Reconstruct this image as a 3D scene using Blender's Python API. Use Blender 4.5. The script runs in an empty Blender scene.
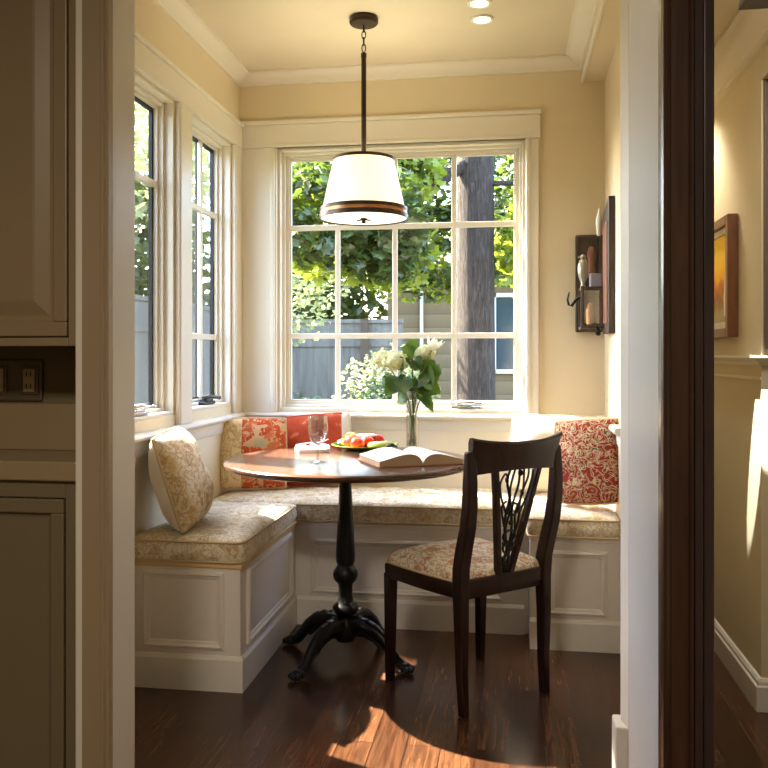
import bpy, bmesh, math, random
from mathutils import Vector, Matrix
R = math.radians; PI = math.pi
C = bpy.context.scene.collection
SC = bpy.context.scene

# ------------------------------------------------------------------ materials
def mat(name, color, rough=.5, metal=0., spec=None, nodes=None):
    m = bpy.data.materials.new(name); m.use_nodes = True
    b = m.node_tree.nodes['Principled BSDF']
    b.inputs['Base Color'].default_value = (*color, 1)
    b.inputs['Roughness'].default_value = rough
    b.inputs['Metallic'].default_value = metal
    if spec is not None: b.inputs['Specular IOR Level'].default_value = spec
    if nodes: nodes(m, m.node_tree.nodes, m.node_tree.links, b)
    return m
def coords(N, L, scale=(1,1,1), kind='Object', rot=(0,0,0), loc=(0,0,0)):
    t = N.new('ShaderNodeTexCoord'); mp = N.new('ShaderNodeMapping')
    mp.inputs['Scale'].default_value = scale; mp.inputs['Rotation'].default_value = rot
    mp.inputs['Location'].default_value = loc
    L.new(t.outputs[kind], mp.inputs['Vector']); return mp.outputs['Vector']
def noise(N, L, vec, scale, detail=3, rough=.55, dist=0):
    n = N.new('ShaderNodeTexNoise'); n.inputs['Scale'].default_value = scale
    n.inputs['Detail'].default_value = detail; n.inputs['Roughness'].default_value = rough
    n.inputs['Distortion'].default_value = dist
    L.new(vec, n.inputs['Vector']); return n.outputs['Fac']
def ramp(N, L, fac, stops, interp='LINEAR'):
    r = N.new('ShaderNodeValToRGB'); e = r.color_ramp; e.interpolation = interp
    while len(e.elements) > 1: e.elements.remove(e.elements[-1])
    e.elements[0].position = stops[0][0]; e.elements[0].color = (*stops[0][1], 1)
    for p, c in stops[1:]:
        x = e.elements.new(p); x.color = (*c, 1)
    L.new(fac, r.inputs['Fac']); return r.outputs['Color']
def mixc(N, L, fac, a, b, mode='MIX'):
    m = N.new('ShaderNodeMix'); m.data_type = 'RGBA'; m.blend_type = mode
    for sock, v in ((m.inputs[0], fac), (m.inputs[6], a), (m.inputs[7], b)):
        if isinstance(v, (int, float)): sock.default_value = v
        elif isinstance(v, tuple): sock.default_value = (*v, 1)
        else: L.new(v, sock)
    return m.outputs[2]
def bump(N, L, b, h, strength=.3, dist=.01):
    n = N.new('ShaderNodeBump'); n.inputs['Strength'].default_value = strength
    n.inputs['Distance'].default_value = dist
    L.new(h, n.inputs['Height']); L.new(n.outputs['Normal'], b.inputs['Normal'])

def paint(name, c, rough=.5, var=.03):
    def f(m, N, L, b):
        v = coords(N, L)
        n = noise(N, L, v, 3.0, 4)
        lo = tuple(x*(1-var) for x in c); hi = tuple(min(1, x*(1+var)) for x in c)
        L.new(ramp(N, L, n, [(.3, lo), (.7, hi)]), b.inputs['Base Color'])
    return mat(name, c, rough, nodes=f)

def floor_nodes(m, N, L, b):
    v = coords(N, L, rot=(0, 0, R(90)))
    br = N.new('ShaderNodeTexBrick'); br.inputs['Scale'].default_value = 1
    br.inputs['Brick Width'].default_value = 1.3; br.inputs['Row Height'].default_value = .105
    br.inputs['Mortar Size'].default_value = .0016; br.inputs['Bias'].default_value = 0
    br.inputs['Color1'].default_value = (.030, .0120, .0062, 1)
    br.inputs['Color2'].default_value = (.082, .0355, .0170, 1)
    br.inputs['Mortar'].default_value = (.008, .003, .002, 1)
    br.offset = .37
    L.new(v, br.inputs['Vector'])
    v2 = coords(N, L, scale=(34, 2.2, 34))
    g = noise(N, L, v2, 2.2, 6, .65, .8)
    gc = ramp(N, L, g, [(.30, (.38, .34, .32)), (.52, (1, 1, 1)), (.72, (1.8, 1.75, 1.7))])
    L.new(mixc(N, L, 1.0, br.outputs['Color'], gc, 'MULTIPLY'), b.inputs['Base Color'])
    rr = N.new('ShaderNodeMapRange'); L.new(g, rr.inputs['Value'])
    rr.inputs['To Min'].default_value = .16; rr.inputs['To Max'].default_value = .27
    L.new(rr.outputs['Result'], b.inputs['Roughness'])
    bump(N, L, b, br.outputs['Fac'], -.25, .003)

def wood(name, dark, light, rough=.3, scale=(30, 2, 30), coat=0.):
    def f(m, N, L, b):
        v = coords(N, L, scale=scale)
        g = noise(N, L, v, 1.6, 6, .6, .9)
        L.new(ramp(N, L, g, [(.3, dark), (.72, light)]), b.inputs['Base Color'])
        b.inputs['Coat Weight'].default_value = coat; b.inputs['Coat Roughness'].default_value = .15
    return mat(name, dark, rough, nodes=f)

def floral(name, base, c1, c2, c3, scale=9., seed=0.):
    """cream ground with blotchy printed blossoms, leaves and scrolling stems"""
    def f(m, N, L, b):
        v = coords(N, L, loc=(seed, seed*.7, seed*1.3))
        nz = N.new('ShaderNodeTexNoise'); nz.inputs['Scale'].default_value = scale*.9
        nz.inputs['Detail'].default_value = 3; L.new(v, nz.inputs['Vector'])
        wv = mixc(N, L, .12, v, nz.outputs['Color'])
        vo = N.new('ShaderNodeTexVoronoi'); vo.inputs['Scale'].default_value = scale
        L.new(wv, vo.inputs['Vector'])
        blob = ramp(N, L, vo.outputs['Distance'], [(.10, (1, 1, 1)), (.20, (.2, .2, .2)), (.27, (.9, .9, .9)), (.36, (0, 0, 0))])
        st = noise(N, L, v, scale*1.5, 4, .6, 1.6)
        stem = ramp(N, L, st, [(.44, (0, 0, 0)), (.485, (1, 1, 1)), (.515, (1, 1, 1)), (.56, (0, 0, 0))])
        lf = ramp(N, L, noise(N, L, v, scale*1.1, 3, .5, .6), [(.56, (0, 0, 0)), (.64, (1, 1, 1))])
        col = mixc(N, L, .92, base, base)
        col = mixc(N, L, lf, col, c3)
        sm = mixc(N, L, .75, (0, 0, 0), stem)
        col = mixc(N, L, sm, col, c2)
        col = mixc(N, L, blob, col, c1)
        L.new(col, b.inputs['Base Color'])
        bump(N, L, b, noise(N, L, v, 420, 2), .12, .002)
        b.inputs['Sheen Weight'].default_value = .15
    return mat(name, base, .85, spec=.2, nodes=f)

def paisley_nodes(m, N, L, b):
    v = coords(N, L)
    nz = N.new('ShaderNodeTexNoise'); nz.inputs['Scale'].default_value = 9; nz.inputs['Detail'].default_value = 2
    L.new(v, nz.inputs['Vector'])
    wv = mixc(N, L, .16, v, nz.outputs['Color'])
    vo = N.new('ShaderNodeTexVoronoi'); vo.inputs['Scale'].default_value = 13; L.new(wv, vo.inputs['Vector'])
    k = N.new('ShaderNodeMath'); k.operation = 'MULTIPLY'; k.inputs[1].default_value = 26
    L.new(vo.outputs['Distance'], k.inputs[0])
    s = N.new('ShaderNodeMath'); s.operation = 'SINE'; L.new(k.outputs[0], s.inputs[0])
    a = ramp(N, L, s.outputs[0], [(.0, (.22, .020, .012)), (.38, (.26, .03, .016)), (.47, (.44, .32, .16)), (.8, (.50, .39, .22)), (.93, (.10, .06, .035))])
    st = ramp(N, L, noise(N, L, v, 22, 3, .5, 1.2), [(.47, (0, 0, 0)), (.5, (1, 1, 1)), (.55, (0, 0, 0))])
    L.new(mixc(N, L, st, a, (.54, .42, .25)), b.inputs['Base Color'])

def patch_nodes(m, N, L, b):
    # pillow local x runs along its width: tan floral strip on the left, red printed patchwork on the right
    v = coords(N, L)
    t = N.new('ShaderNodeSeparateXYZ'); L.new(v, t.inputs[0])
    fl = ramp(N, L, noise(N, L, v, 13, 4, .6, 1.4), [(.45, (.78, .63, .38)), (.53, (.52, .33, .12)), (.58, (.78, .63, .38)), (.7, (.62, .42, .18))])
    vo = N.new('ShaderNodeTexVoronoi'); vo.inputs['Scale'].default_value = 18; vo.distance = 'CHEBYCHEV'
    L.new(coords(N, L, scale=(1, 1, 1.6)), vo.inputs['Vector'])
    cell = N.new('ShaderNodeSeparateColor'); L.new(vo.outputs['Color'], cell.inputs[0])
    pc = ramp(N, L, cell.outputs[0], [(0, (.44, .065, .022)), (.42, (.50, .11, .04)), (.52, (.62, .40, .22)), (.64, (.54, .15, .06)), (.80, (.46, .40, .25)), (.88, (.48, .07, .03))], 'CONSTANT')
    sc = ramp(N, L, noise(N, L, v, 34, 2, .5, 1.5), [(.55, (0, 0, 0)), (.6, (1, 1, 1))])
    pc = mixc(N, L, sc, pc, (.62, .36, .18))
    st = ramp(N, L, t.outputs['X'], [(0, (0, 0, 0)), (.49, (0, 0, 0)), (.5, (1, 1, 1))], 'CONSTANT')
    mr = N.new('ShaderNodeMapRange'); mr.inputs['From Min'].default_value = -.2; mr.inputs['From Max'].default_value = .04
    L.new(t.outputs['X'], mr.inputs['Value'])
    st = ramp(N, L, mr.outputs['Result'], [(0, (0, 0, 0)), (.62, (1, 1, 1))], 'CONSTANT')
    L.new(mixc(N, L, st, fl, pc), b.inputs['Base Color'])

def redp_nodes(m, N, L, b):
    v = coords(N, L)
    t = N.new('ShaderNodeSeparateXYZ'); L.new(v, t.inputs[0])
    n = ramp(N, L, noise(N, L, v, 16, 3, .5, .6), [(.3, (.36, .045, .018)), (.6, (.43, .065, .026)), (.66, (.58, .22, .09))])
    mr = N.new('ShaderNodeMapRange'); mr.inputs['From Min'].default_value = -.2; mr.inputs['From Max'].default_value = .2
    L.new(t.outputs['X'], mr.inputs['Value'])
    st = ramp(N, L, mr.outputs['Result'], [(0, (0, 0, 0)), (.86, (1, 1, 1))], 'CONSTANT')
    L.new(mixc(N, L, st, n, (.85, .78, .66)), b.inputs['Base Color'])

def bark_nodes(m, N, L, b):
    v = coords(N, L, scale=(15, 15, 2.2))
    g = noise(N, L, v, 3.4, 6, .75, .7)
    L.new(ramp(N, L, g, [(.34, (.011, .0075, .006)), (.5, (.038, .028, .023)), (.66, (.085, .067, .058))]), b.inputs['Base Color'])
    bump(N, L, b, g, 1.0, .05)
def fence_nodes(m, N, L, b):
    v = coords(N, L, scale=(8, 8, .7))
    g = noise(N, L, v, 2.0, 5, .6, .5)
    L.new(ramp(N, L, g, [(.3, (.115, .105, .095)), (.7, (.215, .20, .18))]), b.inputs['Base Color'])
def siding_nodes(m, N, L, b):
    v = coords(N, L)
    w = N.new('ShaderNodeTexWave'); w.wave_type = 'BANDS'; w.bands_direction = 'Z'; w.wave_profile = 'SAW'
    w.inputs['Scale'].default_value = 1.6; L.new(v, w.inputs['Vector'])
    L.new(ramp(N, L, w.outputs['Fac'], [(0, (.125, .088, .045)), (.9, (.165, .12, .066)), (1, (.06, .045, .025))]), b.inputs['Base Color'])
def leaf_mat(name, c, c2, trans=.45):
    m = bpy.data.materials.new(name); m.use_nodes = True
    N, L = m.node_tree.nodes, m.node_tree.links
    N.clear(); out = N.new('ShaderNodeOutputMaterial')
    d = N.new('ShaderNodeBsdfDiffuse'); t = N.new('ShaderNodeBsdfTranslucent'); mx = N.new('ShaderNodeMixShader')
    gl = N.new('ShaderNodeBsdfGlossy'); gl.inputs['Roughness'].default_value = .45; mg = N.new('ShaderNodeMixShader')
    v = coords(N, L); n = noise(N, L, v, 4.5, 3)
    col = ramp(N, L, n, [(.3, c), (.7, c2)])
    L.new(col, d.inputs['Color']); L.new(mixc(N, L, .6, col, (c2[0]*1.5, c2[1]*1.4, c2[2]*.8)), t.inputs['Color'])
    mx.inputs[0].default_value = trans
    L.new(d.outputs[0], mx.inputs[1]); L.new(t.outputs[0], mx.inputs[2])
    mg.inputs[0].default_value = .05; L.new(mx.outputs[0], mg.inputs[1]); L.new(gl.outputs[0], mg.inputs[2])
    L.new(mg.outputs[0], out.inputs['Surface'])
    return m
def glass_mat(name, tint=(1, 1, 1), refl=1.45, rough=0.):
    # thin clear glass: see-through with a Fresnel reflection
    m = bpy.data.materials.new(name); m.use_nodes = True
    N, L = m.node_tree.nodes, m.node_tree.links
    N.clear(); out = N.new('ShaderNodeOutputMaterial')
    t = N.new('ShaderNodeBsdfTransparent'); t.inputs['Color'].default_value = (*tint, 1)
    g = N.new('ShaderNodeBsdfGlossy'); g.inputs['Roughness'].default_value = rough
    lw = N.new('ShaderNodeLayerWeight'); lw.inputs['Blend'].default_value = .5
    pw = N.new('ShaderNodeMath'); pw.operation = 'POWER'; pw.inputs[1].default_value = 4
    f = N.new('ShaderNodeMath'); f.operation = 'MULTIPLY_ADD'; f.inputs[1].default_value = .75; f.inputs[2].default_value = refl
    L.new(lw.outputs['Facing'], pw.inputs[0]); L.new(pw.outputs[0], f.inputs[0])
    mx = N.new('ShaderNodeMixShader')
    L.new(f.outputs[0], mx.inputs[0]); L.new(t.outputs[0], mx.inputs[1]); L.new(g.outputs[0], mx.inputs[2])
    L.new(mx.outputs[0], out.inputs['Surface']); return m
def emit(name, c, s):
    m = bpy.data.materials.new(name); m.use_nodes = True
    b = m.node_tree.nodes['Principled BSDF']
    b.inputs['Base Color'].default_value = (*c, 1); b.inputs['Emission Color'].default_value = (*c, 1)
    b.inputs['Emission Strength'].default_value = s; b.inputs['Roughness'].default_value = .7
    return m
def painting_nodes(m, N, L, b):
    v = coords(N, L)
    t = N.new('ShaderNodeSeparateXYZ'); L.new(v, t.inputs[0])
    mr = N.new('ShaderNodeMapRange'); mr.inputs['From Min'].default_value = -.2; mr.inputs['From Max'].default_value = .2
    n = noise(N, L, v, 16, 5, .65)
    ad = N.new('ShaderNodeMath'); ad.operation = 'MULTIPLY_ADD'; ad.inputs[1].default_value = .16; L.new(n, ad.inputs[0]); L.new(t.outputs['Z'], ad.inputs[2])
    L.new(ad.outputs[0], mr.inputs['Value'])
    L.new(ramp(N, L, mr.outputs['Result'], [(.12, (.30, .24, .10)), (.38, (.42, .34, .16)), (.52, (.30, .12, .03)), (.66, (.62, .20, .02)), (.78, (.90, .48, .02)), (1, (.95, .66, .05))]), b.inputs['Base Color'])

M = {}
M['wall'] = paint('cream_wall_paint', (.75, .645, .45), .55)
M['ceil'] = paint('ceiling_paint', (.72, .64, .48), .6)
M['trim'] = paint('cream_trim_paint', (.83, .785, .685), .36, .0)
M['panel'] = paint('cream_panel_paint', (.84, .75, .57), .4, .02)
M['bench'] = paint('bench_paint', (.86, .84, .81), .35, .01)
M['white'] = paint('white_column_paint', (.84, .82, .79), .35, .015)
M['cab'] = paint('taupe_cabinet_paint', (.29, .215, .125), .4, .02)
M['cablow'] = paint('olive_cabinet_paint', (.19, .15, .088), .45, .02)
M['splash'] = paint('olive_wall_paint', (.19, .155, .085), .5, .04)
M['counter'] = paint('tan_stone_counter', (.33, .25, .145), .3, .06)
M['column'] = paint('shaded_column_paint', (.66, .66, .68), .38, .01)  # white column paint darkened, its shade put into the colour
M['casing'] = paint('shaded_casing_paint', (.36, .275, .17), .38, .02)  # trim in its shaded tone, dim kitchen light put into the colour
M['hall'] = paint('hall_wall_paint', (.74, .66, .47), .5)
M['oak'] = paint('tan_ledge_paint', (.72, .52, .27), .4, .05)
M['floor'] = mat('dark_plank_floor', (.05, .02, .012), .28, spec=.4, nodes=floor_nodes)
M['dwood'] = wood('dark_red_brown_wood', (.036, .0165, .010), (.085, .040, .024), .34, (24, 24, 1.6), .3)
M['dwood2'] = wood('near_black_wood', (.035, .022, .022), (.060, .040, .038), .34, (24, 24, 1.6), .3)
M['chair'] = wood('mahogany_chair_wood', (.008, .003, .0022), (.024, .008, .005), .36, (30, 30, 2), .05)
M['chair'].node_tree.nodes['Principled BSDF'].inputs['Specular IOR Level'].default_value = .2
M['table'] = wood('walnut_tabletop', (.060, .029, .019), (.12, .060, .038), .2, (3, 30, 30), .25)
M['iron'] = mat('black_cast_iron', (.010, .011, .013), .33, .6)
M['black'] = mat('black_sash', (.012, .013, .016), .4)
M['bronze'] = mat('oil_rubbed_bronze', (.055, .034, .022), .4, .75)
M['copper'] = mat('copper_band', (.42, .20, .07), .38, .6)
M['shade'] = emit('lit_linen_shade', (1, .90, .66), .85)
M['diff'] = emit('lit_diffuser', (1, .95, .80), 1.35)
M['bulb'] = emit('lit_bulb', (1, .90, .70), 14.)
M['chrome'] = mat('brushed_chrome', (.62, .63, .65), .25, 1)
M['pewter'] = mat('pewter_plate', (.16, .13, .09), .45, .5)
M['ivory'] = mat('ivory_plastic', (.52, .45, .29), .4)
M['cushion'] = floral('cream_floral_cushion', (.88, .83, .70), (.52, .36, .16), (.58, .44, .24), (.74, .67, .44), 16, 0.)
M['gold'] = floral('gold_floral_pillow', (.84, .74, .53), (.46, .24, .07), (.55, .33, .11), (.72, .55, .29), 13, 3.3)
M['seat'] = floral('rust_floral_seat', (.90, .82, .68), (.50, .13, .05), (.36, .19, .12), (.66, .43, .24), 16, 7.7)
M['paisley'] = mat('red_paisley_fabric', (.4, .1, .05), .85, spec=.2, nodes=paisley_nodes)
M['patch'] = mat('red_patchwork_fabric', (.5, .1, .05), .85, spec=.2, nodes=patch_nodes)
M['redp'] = mat('brick_red_fabric', (.5, .05, .02), .85, spec=.2, nodes=redp_nodes)
M['linen'] = mat('white_linen', (.86, .80, .70), .9, spec=.2)
M['pipe'] = mat('tan_piping', (.66, .52, .32), .9, spec=.2)
M['glass'] = glass_mat('window_glass', (.97, .98, .98), .012)
M['crystal'] = glass_mat('clear_crystal', (.97, .98, .99), .24)
M['water'] = glass_mat('vase_water', (.93, .96, .93), .02)
M['plate'] = mat('lime_glazed_plate', (.30, .42, .05), .2)
M['red'] = mat('red_tomato_skin', (.62, .035, .012), .2)
M['redflesh'] = mat('cut_tomato_flesh', (.70, .14, .05), .3)
M['avocado'] = mat('pale_green_flesh', (.52, .58, .16), .4)
M['avoskin'] = mat('dark_green_skin', (.05, .09, .02), .45)
M['pepper'] = mat('yellow_green_pepper', (.42, .45, .04), .3)
M['onion'] = mat('pale_cheese', (.84, .78, .66), .5)
M['paper'] = mat('book_paper', (.82, .79, .73), .7)
M['pedge'] = mat('book_page_edge', (.50, .36, .24), .8)
M['cover'] = mat('tan_book_cover', (.34, .16, .08), .5)
M['blue'] = mat('dark_blue_ribbon', (.01, .015, .04), .5)
M['steel'] = mat('polished_cutlery', (.7, .7, .7), .2, 1)
M['napkin'] = mat('white_napkin', (.82, .78, .70), .9)
M['stem'] = mat('green_stem', (.12, .22, .04), .5)
M['leafp'] = leaf_mat('bouquet_leaf', (.035, .085, .012), (.09, .17, .025), .3)
M['hyd'] = leaf_mat('pale_green_blossom', (.66, .70, .42), (.84, .85, .64), .3)
M['lily'] = leaf_mat('white_petal', (.85, .83, .76), (.92, .90, .84), .3)
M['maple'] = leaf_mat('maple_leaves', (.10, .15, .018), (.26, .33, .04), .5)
M['maple2'] = leaf_mat('shaded_leaves', (.022, .043, .011), (.065, .105, .022), .4)  # dark copy of the leaves, shade put into the colour
M['pale'] = leaf_mat('pale_sunlit_leaves', (.17, .22, .10), (.36, .40, .24), .45)  # sunlight on the leaves put into this paler colour
M['boxwood'] = leaf_mat('shrub_leaves', (.02, .045, .028), (.05, .09, .05), .25)
M['bark'] = mat('grey_brown_bark', (.2, .17, .15), .95, nodes=bark_nodes)
M['fence'] = mat('weathered_grey_boards', (.4, .4, .38), .9, nodes=fence_nodes)
M['fpost'] = mat('brown_fence_post', (.09, .065, .047), .9)
M['siding'] = mat('brown_house_siding', (.18, .14, .09), .9, nodes=siding_nodes)
M['roof'] = mat('grey_shingles', (.12, .11, .10), .9)
M['hglass'] = mat('dark_house_glass', (.03, .05, .06), .1)
M['hwhite'] = mat('white_house_trim', (.5, .5, .48), .5)
M['brickw'] = mat('brick_base', (.13, .08, .05), .9)
M['ground'] = mat('garden_soil_lawn', (.08, .085, .04), .95)
M['paint'] = mat('autumn_painting', (.6, .3, .05), .6, nodes=painting_nodes)
M['fig'] = mat('white_painted_figure', (.70, .70, .62), .6)
M['matb'] = mat('picture_mat', (.66, .62, .50), .7)
M['frame'] = wood('red_brown_frame_wood', (.13, .045, .02), (.22, .085, .04), .35, (20, 20, 3), .2)
M['plaque'] = wood('old_dark_plaque_wood', (.022, .013, .008), (.06, .036, .022), .45, (20, 20, 3))
M['rust'] = mat('rust_brown_relief', (.20, .075, .04), .5)
M['silver'] = mat('mottled_silver', (.42, .40, .33), .3, .8)
M['slate'] = mat('slate_blue_box', (.22, .23, .30), .5)
M['umber'] = mat('grey_brown_panel', (.15, .11, .085), .5)

# ------------------------------------------------------------------ mesh helpers
def BM(): return bmesh.new()
def box(bm, x0, x1, y0, y1, z0, z1):
    vs = [bm.verts.new((x, y, z)) for x in (x0, x1) for y in (y0, y1) for z in (z0, z1)]
    for f in ((0,1,3,2), (4,6,7,5), (0,4,5,1), (2,3,7,6), (0,2,6,4), (1,5,7,3)):
        bm.faces.new([vs[i] for i in f])
    return bm
def ring(bm, p, u, v, ru, rv, seg):
    return [bm.verts.new(p + u*(ru*math.cos(2*PI*i/seg)) + v*(rv*math.sin(2*PI*i/seg))) for i in range(seg)]
def skin(bm, a, b, closed=True):
    n = len(a)
    for i in range(n if closed else n-1):
        j = (i+1) % n
        bm.faces.new((a[i], a[j], b[j], b[i]))
def tube(bm, pts, radii, seg=10, cap=True, flat=1.0):
    pts = [Vector(p) for p in pts]
    if isinstance(radii, (int, float)): radii = [radii]*len(pts)
    rings = []; up = None
    for i, p in enumerate(pts):
        d = (pts[min(i+1, len(pts)-1)] - pts[max(i-1, 0)]).normalized()
        if up is None:
            up = Vector((0, 0, 1)) if abs(d.z) < .9 else Vector((0, 1, 0))
        u = d.cross(up).normalized(); v = u.cross(d).normalized(); up = v
        rings.append(ring(bm, p, u, v, radii[i], radii[i]*flat, seg))
    for a, b in zip(rings, rings[1:]): skin(bm, a, b)
    if cap:
        bm.faces.new(rings[0][::-1]); bm.faces.new(rings[-1])
    return bm
def lathe(bm, prof, c=(0, 0, 0), seg=32, axis='Z', sx=1., sy=1.):
    c = Vector(c); rings = []
    for r, z in prof:
        if r < 1e-6:
            q = [bm.verts.new(c + Vector((0, 0, z)))]
        else:
            q = [bm.verts.new(c + Vector((r*sx*math.cos(2*PI*i/seg), r*sy*math.sin(2*PI*i/seg), z))) for i in range(seg)]
        rings.append(q)
    for a, b in zip(rings, rings[1:]):
        if len(a) == 1 and len(b) == 1: continue
        if len(a) == 1:
            for i in range(seg): bm.faces.new((a[0], b[i], b[(i+1) % seg]))
        elif len(b) == 1:
            for i in range(seg): bm.faces.new((a[i], a[(i+1) % seg], b[0]))
        else: skin(bm, a, b)
    if len(rings[0]) > 1: bm.faces.new(rings[0][::-1])
    if len(rings[-1]) > 1: bm.faces.new(rings[-1])
    return bm
def sweep(bm, prof, a, b, out, up=(0, 0, 1), ma=0., mb=0.):
    """extrude profile [(o,h)...] from a to b; o along 'out', h along 'up'; ma/mb mitre slopes at the ends"""
    a, b, out, up = Vector(a), Vector(b), Vector(out), Vector(up)
    d = (b-a).normalized()
    A = [bm.verts.new(a + out*o + up*h + d*(ma*o)) for o, h in prof]
    B = [bm.verts.new(b + out*o + up*h + d*(mb*o)) for o, h in prof]
    skin(bm, A, B); bm.faces.new(A[::-1]); bm.faces.new(B)
    return bm
def sphere(bm, c, r, s=(1, 1, 1), sub=2, jit=0., rnd=None):
    q = bmesh.ops.create_icosphere(bm, subdivisions=sub, radius=1)
    for v in q['verts']:
        k = 1 + (rnd.uniform(-jit, jit) if rnd else 0)
        v.co = Vector((v.co.x*s[0], v.co.y*s[1], v.co.z*s[2]))*r*k + Vector(c)
    return bm
def obj(name, bm, m, parent=None, world=True, bevel=0., seg=2, smooth=None, sub=0, flip=True):
    me = bpy.data.meshes.new(name)
    if flip: bmesh.ops.recalc_face_normals(bm, faces=bm.faces[:])
    if smooth is not None:
        for f in bm.faces: f.smooth = True
    o = bpy.data.objects.new(name, me); C.objects.link(o)
    if parent is not None:
        o.parent = parent
        if world:
            L = Vector(parent.location); p = parent.parent
            while p is not None: L = L + Vector(p.location); p = p.parent
            bm.transform(Matrix.Translation(-L))
    bm.to_mesh(me); bm.free(); me.materials.append(m)
    if smooth is not None and smooth < 180:
        me.set_sharp_from_angle(angle=R(smooth))
    if bevel:
        md = o.modifiers.new('bevel', 'BEVEL'); md.width = bevel; md.segments = seg; md.limit_method = 'ANGLE'; md.angle_limit = R(40)
    if sub:
        md = o.modifiers.new('sub', 'SUBSURF'); md.levels = sub; md.render_levels = sub
    return o
def tag(o, label, cat, group=None, kind=None):
    if label: o['label'] = label
    if cat: o['category'] = cat
    if group: o['group'] = group
    if kind: o['kind'] = kind
    return o
def thing(name, label, cat, loc=(0, 0, 0), rot=(0, 0, 0), group=None):
    o = bpy.data.objects.new(name, None); C.objects.link(o)
    o.empty_display_size = .1; o.location = loc; o.rotation_euler = rot
    return tag(o, label, cat, group)
def single(name, bm, m, label, cat, group=None, base=None, **k):
    """a one-mesh thing; origin moved to base"""
    if base is not None: bm.transform(Matrix.Translation(-Vector(base)))
    o = obj(name, bm, m, None, **k)
    if base is not None: o.location = base
    return tag(o, label, cat, group)
def struct(name, bm, m, label, cat, parent=None, **k):
    o = obj(name, bm, m, parent, **k)
    return tag(o, label, cat, kind='structure') if parent is None else o

# ------------------------------------------------------------------ the shell
CEIL = 2.63
b = BM(); box(b, -2.3, 1.9, -1.6, 4.36, -.12, 0)
struct('floor', b, M['floor'], 'dark reddish brown plank floor running away from the camera', 'floor')
b = BM(); box(b, -1.55, .47, 2.28, 4.36, CEIL, CEIL+.12)
struct('ceiling', b, M['ceil'], 'cream ceiling over the dining nook', 'ceiling')
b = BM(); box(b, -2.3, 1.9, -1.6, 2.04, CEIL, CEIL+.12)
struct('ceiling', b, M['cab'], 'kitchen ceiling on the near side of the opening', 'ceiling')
b = BM(); box(b, .50, 1.9, 2.04, 4.36, 2.32, 2.44)
struct('ceiling', b, M['hall'], 'lower cream ceiling of the hall on the right', 'ceiling')

# back wall with the window hole, glass plane at y 4.28
WX0, WX1, WZ0, WZ1 = -1.17, .072, .918, 2.25
b = BM()
box(b, -1.5, WX0, 4.2, 4.36, -.1, 2.75); box(b, WX1, 1.9, 4.2, 4.36, -.1, 2.75)
box(b, WX0, WX1, 4.2, 4.36, -.1, WZ0); box(b, WX0, WX1, 4.2, 4.36, WZ1, 2.75)
struct('wall_back', b, M['wall'], 'cream back wall of the nook around the big window', 'wall')
# left wall with two holes
LY = ((2.85, 3.35), (3.495, 4.07)); LZ0 = .955
b = BM()
for y0, y1 in ((2.28, LY[0][0]), (LY[0][1], LY[1][0]), (LY[1][1], 4.2)): box(b, -1.465, -1.37, y0, y1, -.1, 2.75)
for y0, y1 in LY:
    box(b, -1.465, -1.37, y0, y1, -.1, LZ0); box(b, -1.465, -1.37, y0, y1, WZ1, 2.75)
struct('wall_left', b, M['wall'], 'cream left wall of the nook with two tall casement windows', 'wall')
b = BM(); box(b, .45, .50, 2.28, 4.2, -.1, 2.75)
struct('wall_right', b, M['wall'], 'cream right wall of the nook behind the white column', 'wall')
b = BM(); box(b, .35, .45, 2.28, 4.2, 2.517, CEIL+.02)
struct('trim_1', b, M['wall'], 'boxed soffit along the top of the right nook wall', 'soffit')
# kitchen side walls
b = BM(); box(b, -2.3, -2.2, -1.6, 2.24, -.1, 2.75)
struct('wall_kitchen_left', b, M['splash'], 'kitchen side wall at the left, behind the cabinets', 'wall')
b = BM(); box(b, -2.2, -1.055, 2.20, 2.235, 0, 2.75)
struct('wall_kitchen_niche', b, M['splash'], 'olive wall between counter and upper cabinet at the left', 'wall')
b = BM(); box(b, -1.465, -1.068, 2.235, 2.28, 0, 2.75)
struct('wall_nook_front', b, M['wall'], 'short cream wall behind the left door casing', 'wall')
b = BM(); box(b, -1.052, -1.036, 1.978, 2.235, 0, 2.75)
struct('wall_partition', b, M['splash'], 'narrow dark wall edge between the cabinets and the door casing', 'wall')
b = BM(); box(b, -1.052, .5, 1.93, 2.28, 2.22, 2.75); box(b, .30, 1.9, 1.80, 2.04, 2.3, 2.75)
struct('wall_header', b, M['casing'], 'wall above the opening into the nook', 'wall')
b = BM(); box(b, 1.8, 1.9, -1.6, 3.03, -.1, 2.75)
struct('wall_kitchen_right', b, M['hall'], 'side wall at the far right of the kitchen', 'wall')
b = BM(); box(b, -2.3, 1.9, -1.6, -1.5, -.1, 2.75)
struct('wall_kitchen_back', b, M['cab'], 'kitchen wall behind the camera', 'wall')
b = BM(); box(b, .84, 1.9, 3.03, 4.2, -.1, 2.44)
box(b, .84, 1.9, 2.40, 3.03, 2.13, 2.44)
struct('wall_hall', b, M['hall'], 'cream hall wall with chair rail on the right', 'wall')

# left jamb + casing
b = BM(); box(b, -1.036, -.94, 1.915, 2.04, 0, 2.75)
struct('door_frame_left', b, M['trim'], 'pale lit left jamb of the opening into the nook', 'door jamb', bevel=.004)
b = BM()
prof = [(0, 0), (.048, 0), (.05, -.006), (.054, -.012), (.060, -.012), (.064, -.004), (.0695, -.004), (.07, .016), (0, .016)]
sweep(b, prof, (-1.01, 1.9, 0), (-1.01, 1.9, 2.75), (1, 0, 0), (0, 1, 0))
struct('trim_2', b, M['casing'], 'shade-toned tan moulded casing on the left side of the opening', 'casing')

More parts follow.
